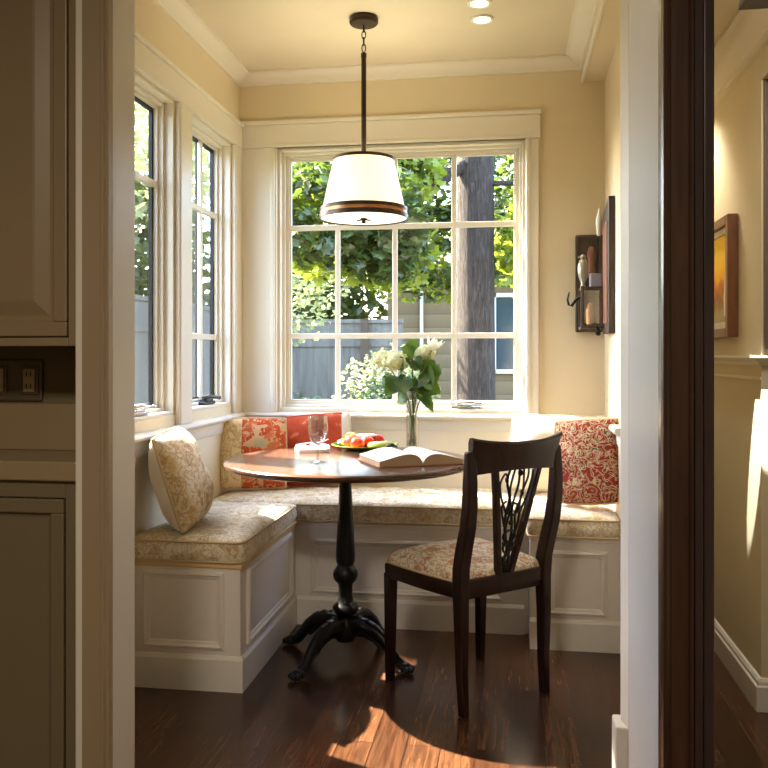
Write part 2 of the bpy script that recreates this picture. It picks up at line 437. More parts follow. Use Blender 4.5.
# right column (white jamb) and dark wood casing
b = BM(); box(b, .30, .395, 1.80, 2.302, 0, 2.75); box(b, .395, .5, 2.25, 2.302, 0, 2.75)
struct('door_frame_right', b, M['column'], 'white column face on the right side of the nook opening', 'door jamb', bevel=.003)
b = BM(); sweep(b, [(.2868, 2.302), (.2868, 2.288), (.2995, 2.235), (.32, 2.235), (.32, 2.302)], (0, 0, 0), (0, 0, 2.75), (1, 0, 0), (0, 1, 0))
struct('trim_3', b, M['white'], 'narrow bright edge strip on the white column', 'casing', bevel=.004)
b = BM(); box(b, .268, .30, 2.245, 2.33, 0, .245); 
struct('trim_4', b, M['white'], 'white plinth block at the foot of the white column', 'plinth', bevel=.006)
b = BM()
prof = [(.30, 0), (.303, -.012), (.309, -.016), (.316, -.012), (.318, -.004), (.352, -.004), (.356, -.012), (.361, -.012), (.364, .004), (.364, .03), (.3, .03)]
sweep(b, [(x, y+1.772) for x, y in prof], (0, 0, 0), (0, 0, 2.75), (1, 0, 0), (0, 1, 0))
struct('trim_5', b, M['dwood'], 'dark red brown wood casing right of the white column', 'casing')
b = BM(); box(b, .364, .383, 1.776, 1.80, 0, 2.75); box(b, .386, .407, 1.788, 1.83, 0, 2.75); box(b, .3955, .404, 1.83, 2.25, 0, 2.75)
struct('trim_6', b, M['dwood2'], 'almost black stepped door stop beside the dark wood casing', 'door stop', bevel=.003)

# crown mouldings
CP = [(0, 0), (.012, 0), (.016, .010), (.03, .016), (.052, .036), (.060, .046), (.072, .048), (.072, .056), (0, .056)]
b = BM(); sweep(b, CP, (-1.37, 2.28, CEIL-.056), (-1.37, 4.2, CEIL-.056), (1, 0, 0), ma=0, mb=-1)
struct('trim_7', b, M['trim'], 'crown moulding along the top of the left wall', 'crown moulding', smooth=35)
b = BM(); sweep(b, CP, (-1.37, 4.2, CEIL-.056), (.35, 4.2, CEIL-.056), (0, -1, 0), ma=1, mb=-1)
struct('trim_8', b, M['trim'], 'crown moulding along the top of the back wall', 'crown moulding', smooth=35)
b = BM(); sweep(b, [(o*1.25, h) for o, h in CP], (.35, 2.28, CEIL-.056), (.35, 4.2, CEIL-.056), (-1, 0, 0), mb=-1)
struct('trim_9', b, M['trim'], 'crown moulding on the face of the right soffit', 'crown moulding', smooth=35)
b = BM(); box(b, .338, .352, 2.28, 4.2, 2.51, 2.535)
struct('trim_10', b, M['trim'], 'small bead along the lower edge of the right soffit', 'bead', bevel=.004)
HP = [(o*1.5, h*1.7) for o, h in CP]
b = BM(); sweep(b, HP, (.84, 2.40, 2.225), (.84, 4.2, 2.225), (-1, 0, 0))
struct('trim_11', b, M['trim'], 'crown moulding along the top of the hall wall', 'crown moulding', smooth=35)
# hall chair rail, baseboard
RP = [(0, 0), (.010, .0), (.012, .012), (.022, .016), (.030, .026), (.030, .034), (0, .034)]
b = BM(); sweep(b, RP, (.84, 3.03, 1.165), (.84, 4.2, 1.165), (-1, 0, 0), ma=-1); sweep(b, RP, (.84, 3.03, 1.165), (1.8, 3.03, 1.165), (0, -1, 0), ma=-1)
sweep(b, [(0, 0), (.007, 0), (.007, .01), (0, .01)], (.84, 3.03, 1.115), (.84, 4.2, 1.115), (-1, 0, 0), ma=-1)
struct('trim_12', b, M['trim'], 'white chair rail on the hall wall below the framed picture', 'chair rail', smooth=35)
BP = [(0, 0), (.020, 0), (.020, .082), (.014, .088), (.014, .098), (.008, .108), (0, .11)]
b = BM(); sweep(b, BP, (.84, 3.03, 0), (.84, 4.2, 0), (-1, 0, 0), ma=-1); sweep(b, BP, (.84, 3.03, 0), (1.8, 3.03, 0), (0, -1, 0), ma=-1)
struct('baseboard_hall', b, M['white'], 'white stepped baseboard at the foot of the hall wall', 'baseboard')
# dark head board at top right
b = BM()
vs = [(.516, 1.988), (1.25, 1.988), (1.25, 2.31), (.56, 2.31)]
A = [b.verts.new((x, 1.93, z)) for x, z in vs]; B_ = [b.verts.new((x, 2.04, z)) for x, z in vs]
skin(b, A, B_); b.faces.new(A); b.faces.new(B_[::-1])
struct('trim_13', b, M['dwood'], 'dark brown wooden head board at the top right corner', 'head board')

# ledge (window sill shelf) with apron round three walls
SP = [(0, -.03), (.030, -.03), (.040, -.024), (.044, -.014), (.040, -.004), (.034, 0), (0, 0)]
AP = [(0, -.085), (.010, -.085), (.014, -.078), (.014, -.03), (0, -.03)]
for nm, a, c, o, ma, mb, lab in (
    ('sill_left', (-1.37, 2.29, .91), (-1.37, 4.2, .91), (1, 0, 0), 0, -1, 'cream window ledge running along the left wall'),
    ('sill_back', (-1.37, 4.2, .91), (.45, 4.2, .91), (0, -1, 0), 1, -1, 'cream window ledge running along the back wall'),
    ('sill_right', (.45, 3.45, .91), (.45, 4.2, .91), (-1, 0, 0), 0, -1, 'cream ledge on the right wall above the paisley pillow')):
    b = BM(); sweep(b, SP, a, c, o, ma=ma, mb=mb); sweep(b, AP, a, c, o, ma=ma, mb=mb)
    n = {'sill_left': 'trim_14', 'sill_back': 'trim_15', 'sill_right': 'trim_16'}[nm]
    struct(n, b, M['trim'], lab, 'window ledge', smooth=40)
# wainscot boards below the ledge
b = BM(); box(b, -1.37, -1.362, 2.29, 4.2, .42, .83)
struct('trim_17', b, M['panel'], 'plain cream panelling below the left windows', 'panelling')
b = BM(); box(b, -1.362, .442, 4.192, 4.2, .42, .83); 
struct('trim_18', b, M['panel'], 'plain cream panelling below the back window', 'panelling')
b = BM(); box(b, .442, .45, 3.45, 4.2, .42, .83)
struct('trim_19', b, M['panel'], 'plain cream panelling beside the right bench', 'panelling')

# window casings (belong to the setting)
def casing(nm, boxes, lab):
    b = BM()
    for q in boxes: box(b, *q)
    return struct(nm, b, M['trim'], lab, 'window casing', bevel=.004)
casing('trim_20', [(-1.355, WX0, 4.178, 4.2, .91, 2.25), (WX0-.03, WX0-.008, 4.168, 4.2, .91, 2.25)], 'wide left casing of the big back window')
casing('trim_21', [(WX1, .138, 4.178, 4.2, .91, 2.25), (WX1+.006, WX1+.024, 4.168, 4.2, .91, 2.25)], 'right casing of the big back window')
casing('trim_22', [(-1.36, .146, 4.172, 4.2, 2.25, 2.365), (-1.365, .152, 4.160, 4.2, 2.365, 2.385), (WX0-.03, WX1+.03, 4.166, 4.2, 2.25, 2.268)], 'head casing over the big back window')
casing('trim_23', [(-1.37, -1.350, 3.35, 3.495, .91, 2.25), (-1.37, -1.346, 3.356, 3.368, .91, 2.25)], 'casing between the two left windows')
casing('trim_24', [(-1.37, -1.350, 4.07, 4.195, .91, 2.25), (-1.37, -1.346, 4.076, 4.088, .91, 2.25)], 'casing of the left window at the corner')
casing('trim_25', [(-1.37, -1.346, 2.66, 4.178, 2.25, 2.355), (-1.37, -1.334, 2.65, 4.165, 2.355, 2.372)], 'head casing over the two left windows')
casing('trim_26', [(-1.37, -1.350, 2.68, 2.85, .91, 2.25)], 'near casing of the first left window')

# windows: frame > sash, muntins, pane, crank
def window(nm, lab, to, W0, W1, vbars, hbars, dark, crank, cmat, WZ0=WZ0):
    """to(u, d, z) -> world; u along the wall, d into the wall from the room face (0) outwards"""
    cx = (W0+W1)/2
    t = thing(nm, lab, 'window', to(cx, .08, WZ0)); t['kind'] = 'structure'
    def bx(bm, u0, u1, d0, d1, z0, z1):
        p, q = Vector(to(u0, d0, z0)), Vector(to(u1, d1, z1))
        box(bm, min(p.x, q.x), max(p.x, q.x), min(p.y, q.y), max(p.y, q.y), z0, z1)
    def rim(bm, k, w, d0, d1):
        u0, u1, z0, z1 = W0+k, W1-k, WZ0+k, WZ1-k
        bx(bm, u0, u0+w, d0, d1, z0, z1); bx(bm, u1-w, u1, d0, d1, z0, z1)
        bx(bm, u0+w, u1-w, d0, d1, z0, z0+w); bx(bm, u0+w, u1-w, d0, d1, z1-w, z1)
    b = BM(); dm = .094 if dark else .14
    rim(b, 0, .014, 0.002, dm); rim(b, .014, .014, .04, dm-.002)
    obj('window_frame', b, M['trim'], t, bevel=.003)
    b = BM(); rim(b, .028, .012 if dark else .018, .06, .078)
    if not dark: rim(b, .046, .008, .066, .09)
    obj('sash', b, M['trim'], t, bevel=.003)
    if dark:
        b = BM(); rim(b, .034, .016, .079, .0945); 
        for u in vbars: bx(b, u-.012, u+.012, .088, .096, WZ0+.05, WZ1-.05)
        obj('outer_sash', b, M['black'], t)
    for u in vbars:
        b = BM(); bx(b, u-.0125, u+.0125, .066, .0845, WZ0+.04, WZ1-.04); obj('muntin', b, M['trim'], t, bevel=.003)
    for z in hbars:
        b = BM(); bx(b, W0+.04, W1-.04, .064, .086, z-.0135, z+.0135); obj('muntin', b, M['trim'], t, bevel=.003)
    b = BM(); bx(b, W0+.03, W1-.03, .0855, .0875, WZ0+.03, WZ1-.03); obj('glass_pane', b, M['glass'], t)
    if crank is not None:
        u = crank
        b = BM(); bx(b, u-.075, u+.075, .012, .058, WZ0+.014, WZ0+.030); bx(b, u-.05, u+.03, .006, .05, WZ0+.028, WZ0+.040)
        ck = obj('crank_base', b, cmat, t, bevel=.005, seg=3)
        b = BM()
        tube(b, [to(u-.05, .03, WZ0+.045), to(u-.02, .005, WZ0+.052), to(u+.05, -.004, WZ0+.046), to(u+.085, 0.0, WZ0+.043)], [.010, .009, .007, .006], 8)
        sphere(b, to(u+.088, 0.0, WZ0+.043), .011, sub=1)
        hnd = obj('crank_handle', b, cmat, t, smooth=60)
    return t
window('window_1', 'left casement window nearest the camera with a pale crank', lambda u, d, z: (-1.37-d, u, z), *LY[0], [], [1.90], True, 3.05, M['chrome'], LZ0)
window('window_2', 'left casement window at the corner with a black crank', lambda u, d, z: (-1.37-d, u, z), *LY[1], [3.835], [1.885, 1.287], True, 3.80, M['black'], LZ0)
window('window_3', 'big twelve-pane back window over the bench', lambda u, d, z: (u, 4.2+d, z), WX0, WX1, [-.873, -.577, -.278], [1.853, 1.297], False, -.215, M['chrome'])

# ------------------------------------------------------------------ kitchen cabinets at the left
X1 = -1.054
def raised_door(parent, x0, x1, yf, z0, z1, m, st=.055, raised=True):
    """door slab facing -y with stiles, rails and a panel; returns the door object"""
    b = BM()
    box(b, x0, x1, yf, yf+.02, z0, z0+st); box(b, x0, x1, yf, yf+.02, z1-st, z1)
    box(b, x0, x0+st, yf, yf+.02, z0+st, z1-st); box(b, x1-st, x1, yf, yf+.02, z0+st, z1-st)
    d = obj('door', b, m, parent, bevel=.003)
    b = BM(); a0, a1, c0, c1 = x0+st, x1-st, z0+st, z1-st
    if raised:
        loops = []
        for k, y in ((0, yf+.004), (.008, yf+.014), (.016, yf+.014), (.050, yf+.004), (.056, yf+.003)):
            loops.append([b.verts.new(p) for p in ((a0+k, y, c0+k), (a1-k, y, c0+k), (a1-k, y, c1-k), (a0+k, y, c1-k))])
        for p, q in zip(loops, loops[1:]): skin(b, p, q)
        b.faces.new(loops[-1])
    else:
        loops = []
        for k, y in ((0, yf+.003), (.006, yf+.010), (.012, yf+.012)):
            loops.append([b.verts.new(p) for p in ((a0+k, y, c0+k), (a1-k, y, c0+k), (a1-k, y, c1-k), (a0+k, y, c1-k))])
        for p, q in zip(loops, loops[1:]): skin(b, p, q)
        b.faces.new(loops[-1])
    pn = obj('door_panel', b, m, None, flip=True)
    pn.parent = d
    L = Vector(parent.location); pn.data.transform(Matrix.Translation(-L))
    return d
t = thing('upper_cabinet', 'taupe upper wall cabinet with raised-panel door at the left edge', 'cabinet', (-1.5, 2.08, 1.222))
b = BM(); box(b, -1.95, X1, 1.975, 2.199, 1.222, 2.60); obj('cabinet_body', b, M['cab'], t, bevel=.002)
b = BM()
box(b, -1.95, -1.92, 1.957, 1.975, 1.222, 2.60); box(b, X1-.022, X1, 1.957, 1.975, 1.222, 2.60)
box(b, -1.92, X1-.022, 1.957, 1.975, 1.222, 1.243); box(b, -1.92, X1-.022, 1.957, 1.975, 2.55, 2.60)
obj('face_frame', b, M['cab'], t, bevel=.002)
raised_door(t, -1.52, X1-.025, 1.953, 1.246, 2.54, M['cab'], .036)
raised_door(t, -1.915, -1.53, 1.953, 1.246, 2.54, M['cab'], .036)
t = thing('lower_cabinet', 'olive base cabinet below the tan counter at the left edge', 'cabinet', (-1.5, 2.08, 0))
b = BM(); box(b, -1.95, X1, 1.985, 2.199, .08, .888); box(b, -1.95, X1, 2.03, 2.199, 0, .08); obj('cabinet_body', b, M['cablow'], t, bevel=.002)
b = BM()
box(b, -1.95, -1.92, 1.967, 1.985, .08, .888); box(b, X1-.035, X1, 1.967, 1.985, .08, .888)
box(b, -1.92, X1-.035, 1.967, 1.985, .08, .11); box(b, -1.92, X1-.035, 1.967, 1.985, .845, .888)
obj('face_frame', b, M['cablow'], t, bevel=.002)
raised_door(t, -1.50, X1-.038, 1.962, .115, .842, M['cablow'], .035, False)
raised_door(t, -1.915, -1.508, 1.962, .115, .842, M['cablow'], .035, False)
b = BM(); box(b, -1.95, X1+.001, 1.952, 2.199, .8885, .937)
single('countertop', b, M['counter'], 'tan counter slab on the olive base cabinet', 'countertop', base=(-1.5, 2.08, .8885), bevel=.004)
b = BM(); box(b, -1.95, X1, 2.185, 2.199, .9375, 1.065)
single('backsplash', b, M['counter'], 'tan upstand strip along the back of the counter', 'backsplash', base=(-1.5, 2.19, .9375), bevel=.002)
t = thing('outlet_plate', 'pewter wall plate with two ivory sockets above the counter', 'outlet', (-1.36, 2.2, 1.13))
b = BM(); box(b, -1.47, -1.283, 2.190, 2.1995, 1.072, 1.188); obj('cover_plate', b, M['pewter'], t, bevel=.004)
for x in (-1.412, -1.318):
    b = BM(); box(b, x-.026, x+.026, 2.186, 2.192, 1.090, 1.170); f = obj('socket_frame', b, M['pewter'], t, bevel=.002)
    b = BM(); box(b, x-.017, x+.017, 2.182, 2.189, 1.098, 1.162); s = obj('socket', b, M['ivory'], t, bevel=.002)
    b = BM()
    for zz in (1.115, 1.147):
        box(b, x-.008, x-.005, 2.1812, 2.183, zz-.006, zz+.006); box(b, x+.005, x+.008, 2.1812, 2.183, zz-.006, zz+.006)
    k = obj('socket_slots', b, M['black'], None); k.data.transform(Matrix.Translation(-Vector(t.location))); k.parent = s

# ------------------------------------------------------------------ built-in bench
def face_panel(parent, to, u0, u1, z0, z1, m):
    """moulded recess frame standing on a face; to(u,out,z)"""
    b = BM()
    prof = ((0, .0), (.004, .010), (.012, .013), (.018, .006), (.026, .004), (.030, .0))
    loops = []
    for k, o in prof:
        loops.append([b.verts.new(to(u, o, z)) for u, z in ((u0+k, z0+k), (u1-k, z0+k), (u1-k, z1-k), (u0+k, z1-k))])
    for p, q in zip(loops, loops[1:]): skin(b, p, q)
    return obj('panel_moulding', b, m, parent)
def bench(lab, loc, rect, faces, strip):
    t = thing('bench', lab, 'bench', loc, group='sections of the built-in bench')
    x0, x1, y0, y1 = rect
    b = BM(); box(b, x0, x1, y0, y1, 0, .437); obj('bench_body', b, M['bench'], t, bevel=.003)
    b = BM(); box(b, *strip, .437, .455); obj('seat_board', b, M['oak'] if 'left' in lab else M['bench'], t, bevel=.004)
    for to, u0, u1, p0, p1, z0, z1 in faces:
        b = BM()
        sweepers = [to(u0, 0, 0), to(u1, 0, .125)]
        A = [to(u0, 0, 0), to(u1, 0, 0)]
        vs = []
        for u in (u0, u1):
            vs.append([b.verts.new(to(u, o, z)) for o, z in ((0, 0), (.012, 0), (.012, .112), (.004, .125), (0, .125))])
        skin(b, vs[0], vs[1]); b.faces.new(vs[0][::-1]); b.faces.new(vs[1])
        obj('bench_base', b, M['bench'], t)
        face_panel(t, to, p0, p1, z0, z1, M['bench'])
    return t
bench('cream left arm of the built-in bench with a square end panel', (-1.16, 3.3, 0), (-1.361, -.95, 2.92, 3.70),
      [(lambda u, o, z: (u, 2.92-o, z), -1.361, -.938, -1.318, -1.008, .145, .425),
       (lambda u, o, z: (-.95+o, u, z), 2.92, 3.688, 2.99, 3.62, .145, .425)], (-1.361, -.942, 2.912, 3.70))
bench('cream back stretch of the built-in bench under the big window', (-.45, 3.95, 0), (-1.361, .078, 3.702, 4.191),
      [(lambda u, o, z: (u, 3.702-o, z), -.938, .06, -.88, -.03, .14, .385)], (-1.361, .078, 3.702, 4.191))
bench('white right end of the built-in bench behind the chair', (.26, 3.8, 0), (.08, .441, 3.53, 4.191),
      [(lambda u, o, z: (u, 3.53-o, z), .08, .441, .15, .39, .14, .405)], (.08, .441, 3.524, 4.191))

def soft_box(bm, x0, x1, y0, y1, z0, z1, r=.03, n=18, puff=.012, rnd=None):
    """upholstered slab: superellipse sides, crowned top"""
    cx, cy, hx, hy = (x0+x1)/2, (y0+y1)/2, (x1-x0)/2, (y1-y0)/2
    N_ = 96
    def outline(inset):
        pts = []
        ax, ay = hx-inset, hy-inset; rr = max(.004, r-inset)
        per = []
        for cxs, cys, a0 in ((1, 1, 0), (-1, 1, 90), (-1, -1, 180), (1, -1, 270)):
            for k in range(7):
                a = R(a0+15*k); per.append((cxs*(ax-rr)+rr*math.cos(a), cys*(ay-rr)+rr*math.sin(a)))
        out = []
        for i in range(len(per)):
            p, q = per[i], per[(i+1) % len(per)]
            d = math.hypot(q[0]-p[0], q[1]-p[1]); m_ = max(1, int(d/.06))
            for k in range(m_): out.append((p[0]+(q[0]-p[0])*k/m_, p[1]+(q[1]-p[1])*k/m_))
        return out
    base = outline(0); K = len(base)
    def lp(s, z, zz=0):
        o = []
        for i, (x, y) in enumerate(base):
            k = 1-s
            wob = puff*.25*math.sin(x*23+y*17)+puff*.2*math.sin(x*41-y*31)
            o.append(bm.verts.new((cx+x*k if abs(x) < 9 else 0, cy+y*k, z+(wob*zz))))
        return o
    h = z1-z0
    loops = [lp(.06, z0), lp(.012, z0+.004), lp(0, z0+.012), lp(-.006/max(hx, .1), z0+h*.45), lp(0, z1-.018), lp(.008, z1-.008), lp(.03, z1-.001, .5)]
    for s, zz in ((.12, .5), (.25, .8), (.45, 1.), (.65, 1.1), (.85, 1.1)):
        loops.append(lp(s, z1+puff*zz, 1))
    for p, q in zip(loops, loops[1:]): skin(bm, p, q)
    bm.faces.new(loops[0][::-1])
    c = bm.verts.new((cx, cy, z1+puff*1.1)); q = loops[-1]
    for i in range(K): bm.faces.new((q[i], q[(i+1) % K], c))
    return base, cx, cy
def cushion(lab, x0, x1, y0, y1):
    t = thing('bench_cushion', lab, 'cushion', ((x0+x1)/2, (y0+y1)/2, .455), group='seat cushions on the bench')
    b = BM(); base, cx, cy = soft_box(b, x0, x1, y0, y1, .456, .542)
    obj('cushion_body', b, M['cushion'], t, smooth=60)
    for z in (.462, .532):
        b = BM(); pts = [(cx+x*1.004, cy+y*1.004, z) for x, y in base]
        pts.append(pts[0]); tube(b, pts, .0045, 6, cap=False)
        obj('piping', b, M['pipe'], t, smooth=80)
    return t
cushion('cream floral seat cushion on the left arm of the bench', -1.358, -.938, 2.908, 3.686)
cushion('long cream floral seat cushion under the big window', -1.358, .056, 3.702, 4.186)
cushion('cream floral seat cushion below the paisley pillow on the right bench', .072, .438, 3.512, 4.186)

# ------------------------------------------------------------------ pillows
def pillow(lab, loc, yaw, lean, roll, w, h, th, m, pm, back=None, seed=0, ears=.012):
    """local: x width, z height, front faces -y; base at z=0; lean tips the top backwards"""
    t = thing('throw_pillow', lab, 'pillow', loc, group='throw pillows on the bench')
    t.rotation_euler = (Matrix.Rotation(yaw, 4, 'Z') @ Matrix.Rotation(-lean, 4, 'X') @ Matrix.Rotation(roll, 4, 'Y')).to_euler()
    n = 22; rnd = random.Random(seed); ph = [rnd.uniform(0, 6) for _ in range(6)]
    def edge(u, v):
        s = math.sqrt(1-.13*v*v) - .04*(1-abs(v)**2)*abs(u)**6; s2 = math.sqrt(1-.13*u*u) - .04*(1-abs(u)**2)*abs(v)**6
        return u*s*w/2, v*s2*h/2
    def thick(u, v):
        e = max(0, (1-abs(u)**2.4)*(1-abs(v)**2.4))
        wr = 1 + .06*math.sin(5*u+ph[0]+2*v) + .05*math.sin(7*v+ph[1]-3*u) + .04*math.sin(11*u*v+ph[2])
        return th/2*e**.48*wr
    for side, nm, mm in ((-1, 'pillow_front', m), (1, 'pillow_back', back or m)):
        b = BM(); g = []
        for j in range(n+1):
            row = []
            for i in range(n+1):
                u = math.sin((i/n*2-1)*PI/2); v = math.sin((j/n*2-1)*PI/2)
                x, z = edge(u, v); row.append(b.verts.new((x, side*thick(u, v), z + h/2)))
            g.append(row)
        for j in range(n):
            for i in range(n): b.faces.new((g[j][i], g[j][i+1], g[j+1][i+1], g[j+1][i]))
        bmesh.ops.recalc_face_normals(b, faces=b.faces[:])
        if sum(f.normal.y for f in b.faces)*side < 0: bmesh.ops.reverse_faces(b, faces=b.faces[:])
        o = obj(nm, b, mm, t, world=False, smooth=180, flip=False)
    b = BM(); pts = []
    for k in range(80):
        a = k/80*4; s = int(a); q = math.sin(((a-s)*2-1)*PI/2)
        u, v = ((q, -1), (1, q), (-q, 1), (-1, -q))[s]
        x, z = edge(u, v); pts.append((x*1.008, 0, z*1.008+h/2))
    pts.append(pts[0]); tube(b, pts, .0055, 6, cap=False)
    obj('piping', b, pm, t, world=False, smooth=80)
    return t
ZC = .556
pillow('gold floral pillow leaning alone on the left arm of the bench', (-1.185, 3.10, ZC), R(95), R(17), R(-3), .37, .375, .18, M['gold'], M['pipe'], M['linen'], 1)
pillow('tan and red patchwork pillow in the back left corner', (-1.215, 3.92, ZC), R(14), R(10), R(0), .33, .35, .13, M['patch'], M['pipe'], None, 2)
pillow('brick red pillow behind the table, beside the patchwork pillow', (-.935, 4.045, ZC+.012), R(0), R(13), R(-5), .38, .35, .12, M['redp'], M['redp'], None, 3)
pillow('red and cream paisley pillow at the right end of the bench', (.315, 3.66, ZC+.012), R(-34), R(12), R(-6), .32, .37, .14, M['paisley'], M['pipe'], None, 4)
pillow('plain white pillow behind the red paisley pillow', (.20, 4.02, ZC+.008), R(-3), R(10), R(2), .42, .36, .13, M['linen'], M['linen'], None, 5)

# ------------------------------------------------------------------ pedestal table
TX, TY, TZ = -.63, 3.30, .79
t = thing('pedestal_table', 'round walnut table on a black cast iron pedestal', 'table', (TX, TY, 0))
b = BM(); lathe(b, [(0, TZ-.03), (.42, TZ-.03), (.462, TZ-.028), (.480, TZ-.022), (.486, TZ-.014), (.486, TZ-.006), (.481, TZ-.001), (.474, TZ), (0, TZ)], (TX, TY, 0), 96)
obj('tabletop', b, M['table'], t, smooth=35)
b = BM(); lathe(b, [(.0, TZ-.0305), (.17, TZ-.0305), (.17, TZ-.038), (.05, TZ-.05), (.0, TZ-.05)], (TX, TY, 0), 32)
obj('mounting_plate', b, M['iron'], t, smooth=35)
b = BM(); lathe(b, [(.0, .075), (.036, .075), (.046, .095), (.050, .13), (.044, .155), (.032, .170), (.034, .178), (.046, .184), (.051, .194), (.051, .206), (.044, .216), (.032, .224), (.028, .25), (.027, .285), (.031, .30), (.040, .308), (.047, .318), (.050, .334), (.047, .350), (.038, .362), (.032, .372), (.037, .385), (.0385, .41), (.036, .46), (.031, .55), (.0265, .64), (.0235, .71), (.026, .735), (.03, .745), (0, .745)], (TX-.013, TY, 0), 32)
obj('column', b, M['iron'], t, smooth=50)
for k, ang in enumerate((-118, -26, 64, 154)):
    a = R(ang); dx, dy = math.cos(a), math.sin(a)
    pth = [(.02, .135), (.06, .146), (.10, .146), (.145, .132), (.185, .104), (.215, .070), (.240, .040), (.268, .026)]
    b = BM(); tube(b, [(TX-.013+dx*r_, TY+dy*r_, z) for r_, z in pth], [.030, .029, .026, .024, .022, .020, .019, .019], 12, flat=1.15)
    sp = [(.05, .108), (.10, .112), (.145, .098), (.18, .070)]
    tube(b, [(TX-.013+dx*r_, TY+dy*r_, z) for r_, z in sp], [.012]*4, 8)
    lg = obj('base_leg', b, M['iron'], t, smooth=60)
    b = BM()
    c = Vector((TX-.013+dx*.278, TY+dy*.278, .0225))
    sphere(b, c, .026, (1.1, 1.1, .80), 2)
    for q in (-.5, 0, .5):
        aa = a+q*1.3; sphere(b, c+Vector((math.cos(aa)*.026, math.sin(aa)*.026, -.004)), .0145, (1, 1, 1.1), 1)
    o = obj('foot', b, M['iron'], None, smooth=60); o.data.transform(Matrix.Translation(-Vector(t.location))); o.parent = lg
    b = BM()
    for q in range(5):
        r_, z = .07+.035*q, (.166, .162, .148, .118, .078)[q]
        sphere(b, (TX-.013+dx*r_, TY+dy*r_, z+.006), .0125, (1.2, 1.2, .9), 1)
    o = obj('leaf_ornament', b, M['iron'], None, smooth=60); o.data.transform(Matrix.Translation(-Vector(t.location))); o.parent = lg

# ------------------------------------------------------------------ chair
AL = 2.291
t = thing('dining_chair', 'dark mahogany dining chair with pierced splat and floral seat', 'chair', (-.155, 3.10, 0), (0, 0, AL-PI/2))
WR, WF, D_ = .185, .230, .200
# rear legs run up into the back posts
def post(s):
    pr = [(s*(WR-.004), -D_-.012, 0), (s*(WR-.002), -D_-.004, .14), (s*WR, -D_-.004, .30), (s*WR, -D_, .42), (s*(WR+.001), -D_-.004, .49), (s*(WR+.003), -D_-.022, .56), (s*(WR+.004), -D_-.043, .63), (s*(WR+.005), -D_-.055, .71), (s*(WR+.006), -D_-.058, .79), (s*(WR+.006), -D_-.057, .885)]
    return pr
def rect_sweep(bm, pts, wx, wy):
    rings = []
    for i, (p, a, c) in enumerate(zip(pts, wx, wy)):
        x, y, z = p
        rings.append([bm.verts.new((x+sx*a, y+sy*c, z)) for sx, sy in ((-1, -1), (1, -1), (1, 1), (-1, 1))])
    for p, q in zip(rings, rings[1:]): skin(bm, p, q)
    bm.faces.new(rings[0][::-1]); bm.faces.new(rings[-1])
for s in (-1, 1):
    b = BM(); rect_sweep(b, post(s), [.014, .016, .019, .021, .021, .021, .021, .021, .020, .017], [.016, .018, .021, .023, .024, .024, .022, .020, .018, .012])
    obj('rear_leg', b, M['chair'], t, world=False, bevel=.006, seg=3)
    b = BM(); rect_sweep(b, [(s*(WF-.017), D_-.016, 0), (s*(WF-.017), D_-.018, .2), (s*(WF-.017), D_-.02, .40)], [.014, .017, .0195], [.014, .017, .0195])
    obj('front_leg', b, M['chair'], t, world=False, bevel=.004)
def seat_out(k, n=14):
    """seat outline, bowed front, tapered to the back"""
    pts = []
    W, Rr, D0, D1 = WF+k, WR+k, -D_-.005-k*.4, D_+k
    for i in range(n+1):   # front edge left->right, bowed
        u = i/n*2-1; pts.append((W*u, D1+.028*(1-u*u)-.01*abs(u)**6))
    for i in range(1, n):
        f = i/n; pts.append((W+(Rr-W)*f+.010*math.sin(PI*f), D1+(D0-D1)*f))
    for i in range(n+1):
        u = 1-i/n*2; pts.append((Rr*u, D0))
    for i in range(1, n):
        f = 1-i/n; pts.append((-(W+(Rr-W)*f+.010*math.sin(PI*f)), D1+(D0-D1)*f))
    return pts
b = BM(); loops = [[b.verts.new((x, y, z)) for x, y in seat_out(k)] for k, z in ((-.006, .384), (0, .388), (.002, .430), (-.002, .437))]
for p, q in zip(loops, loops[1:]): skin(b, p, q)
b.faces.new(loops[0][::-1]); b.faces.new(loops[-1])
obj('seat_rail', b, M['chair'], t, world=False, smooth=40)
b = BM(); loops = []
for sc, z in ((1.0, .433), (1.012, .443), (1.006, .456), (.97, .469), (.90, .480), (.75, .491), (.5, .499), (.25, .502)):
    loops.append([b.verts.new((x*sc, y*sc+(1-sc)*.01, z)) for x, y in seat_out(-.008)])
for p, q in zip(loops, loops[1:]): skin(b, p, q)
b.faces.new(loops[0][::-1]); b.faces.new(loops[-1])
obj('seat', b, M['seat'], t, world=False, smooth=60)
b = BM(); pts = [(x*1.014, y*1.014, .441) for x, y in seat_out(-.008)]; pts.append(pts[0]); tube(b, pts, .004, 6, cap=False)
obj('seat_piping', b, M['pipe'], t, world=False, smooth=80)
# curved crest rail: deep board dished backwards with a flared top
b = BM(); n = 20; g = []
for i in range(n+1):
    u = i/n*2-1; x = u*(WR+.010)
    dish = -.030*(1-u*u)
    yb = -D_-.052+dish
    top = .916 + .012*abs(u)**3 - .006*(1-u*u); bot = .806 - .012*(1-u*u)*-1
    row = [(x*.94, yb+.012, bot), (x*.94, yb-.012, bot), (x*.96, yb-.016, bot+.06), (x, yb-.026, top-.016), (x*1.02, yb-.032, top-.004), (x*1.02, yb-.026, top+.004), (x, yb-.006, top), (x*.98, yb+.004, top-.016), (x*.95, yb+.010, bot+.05)]
    g.append([b.verts.new(p) for p in row])
for p, q in zip(g, g[1:]): skin(b, p, q)
b.faces.new(g[0][::-1]); b.faces.new(g[-1])
obj('crest_rail', b, M['chair'], t, world=False, smooth=50)
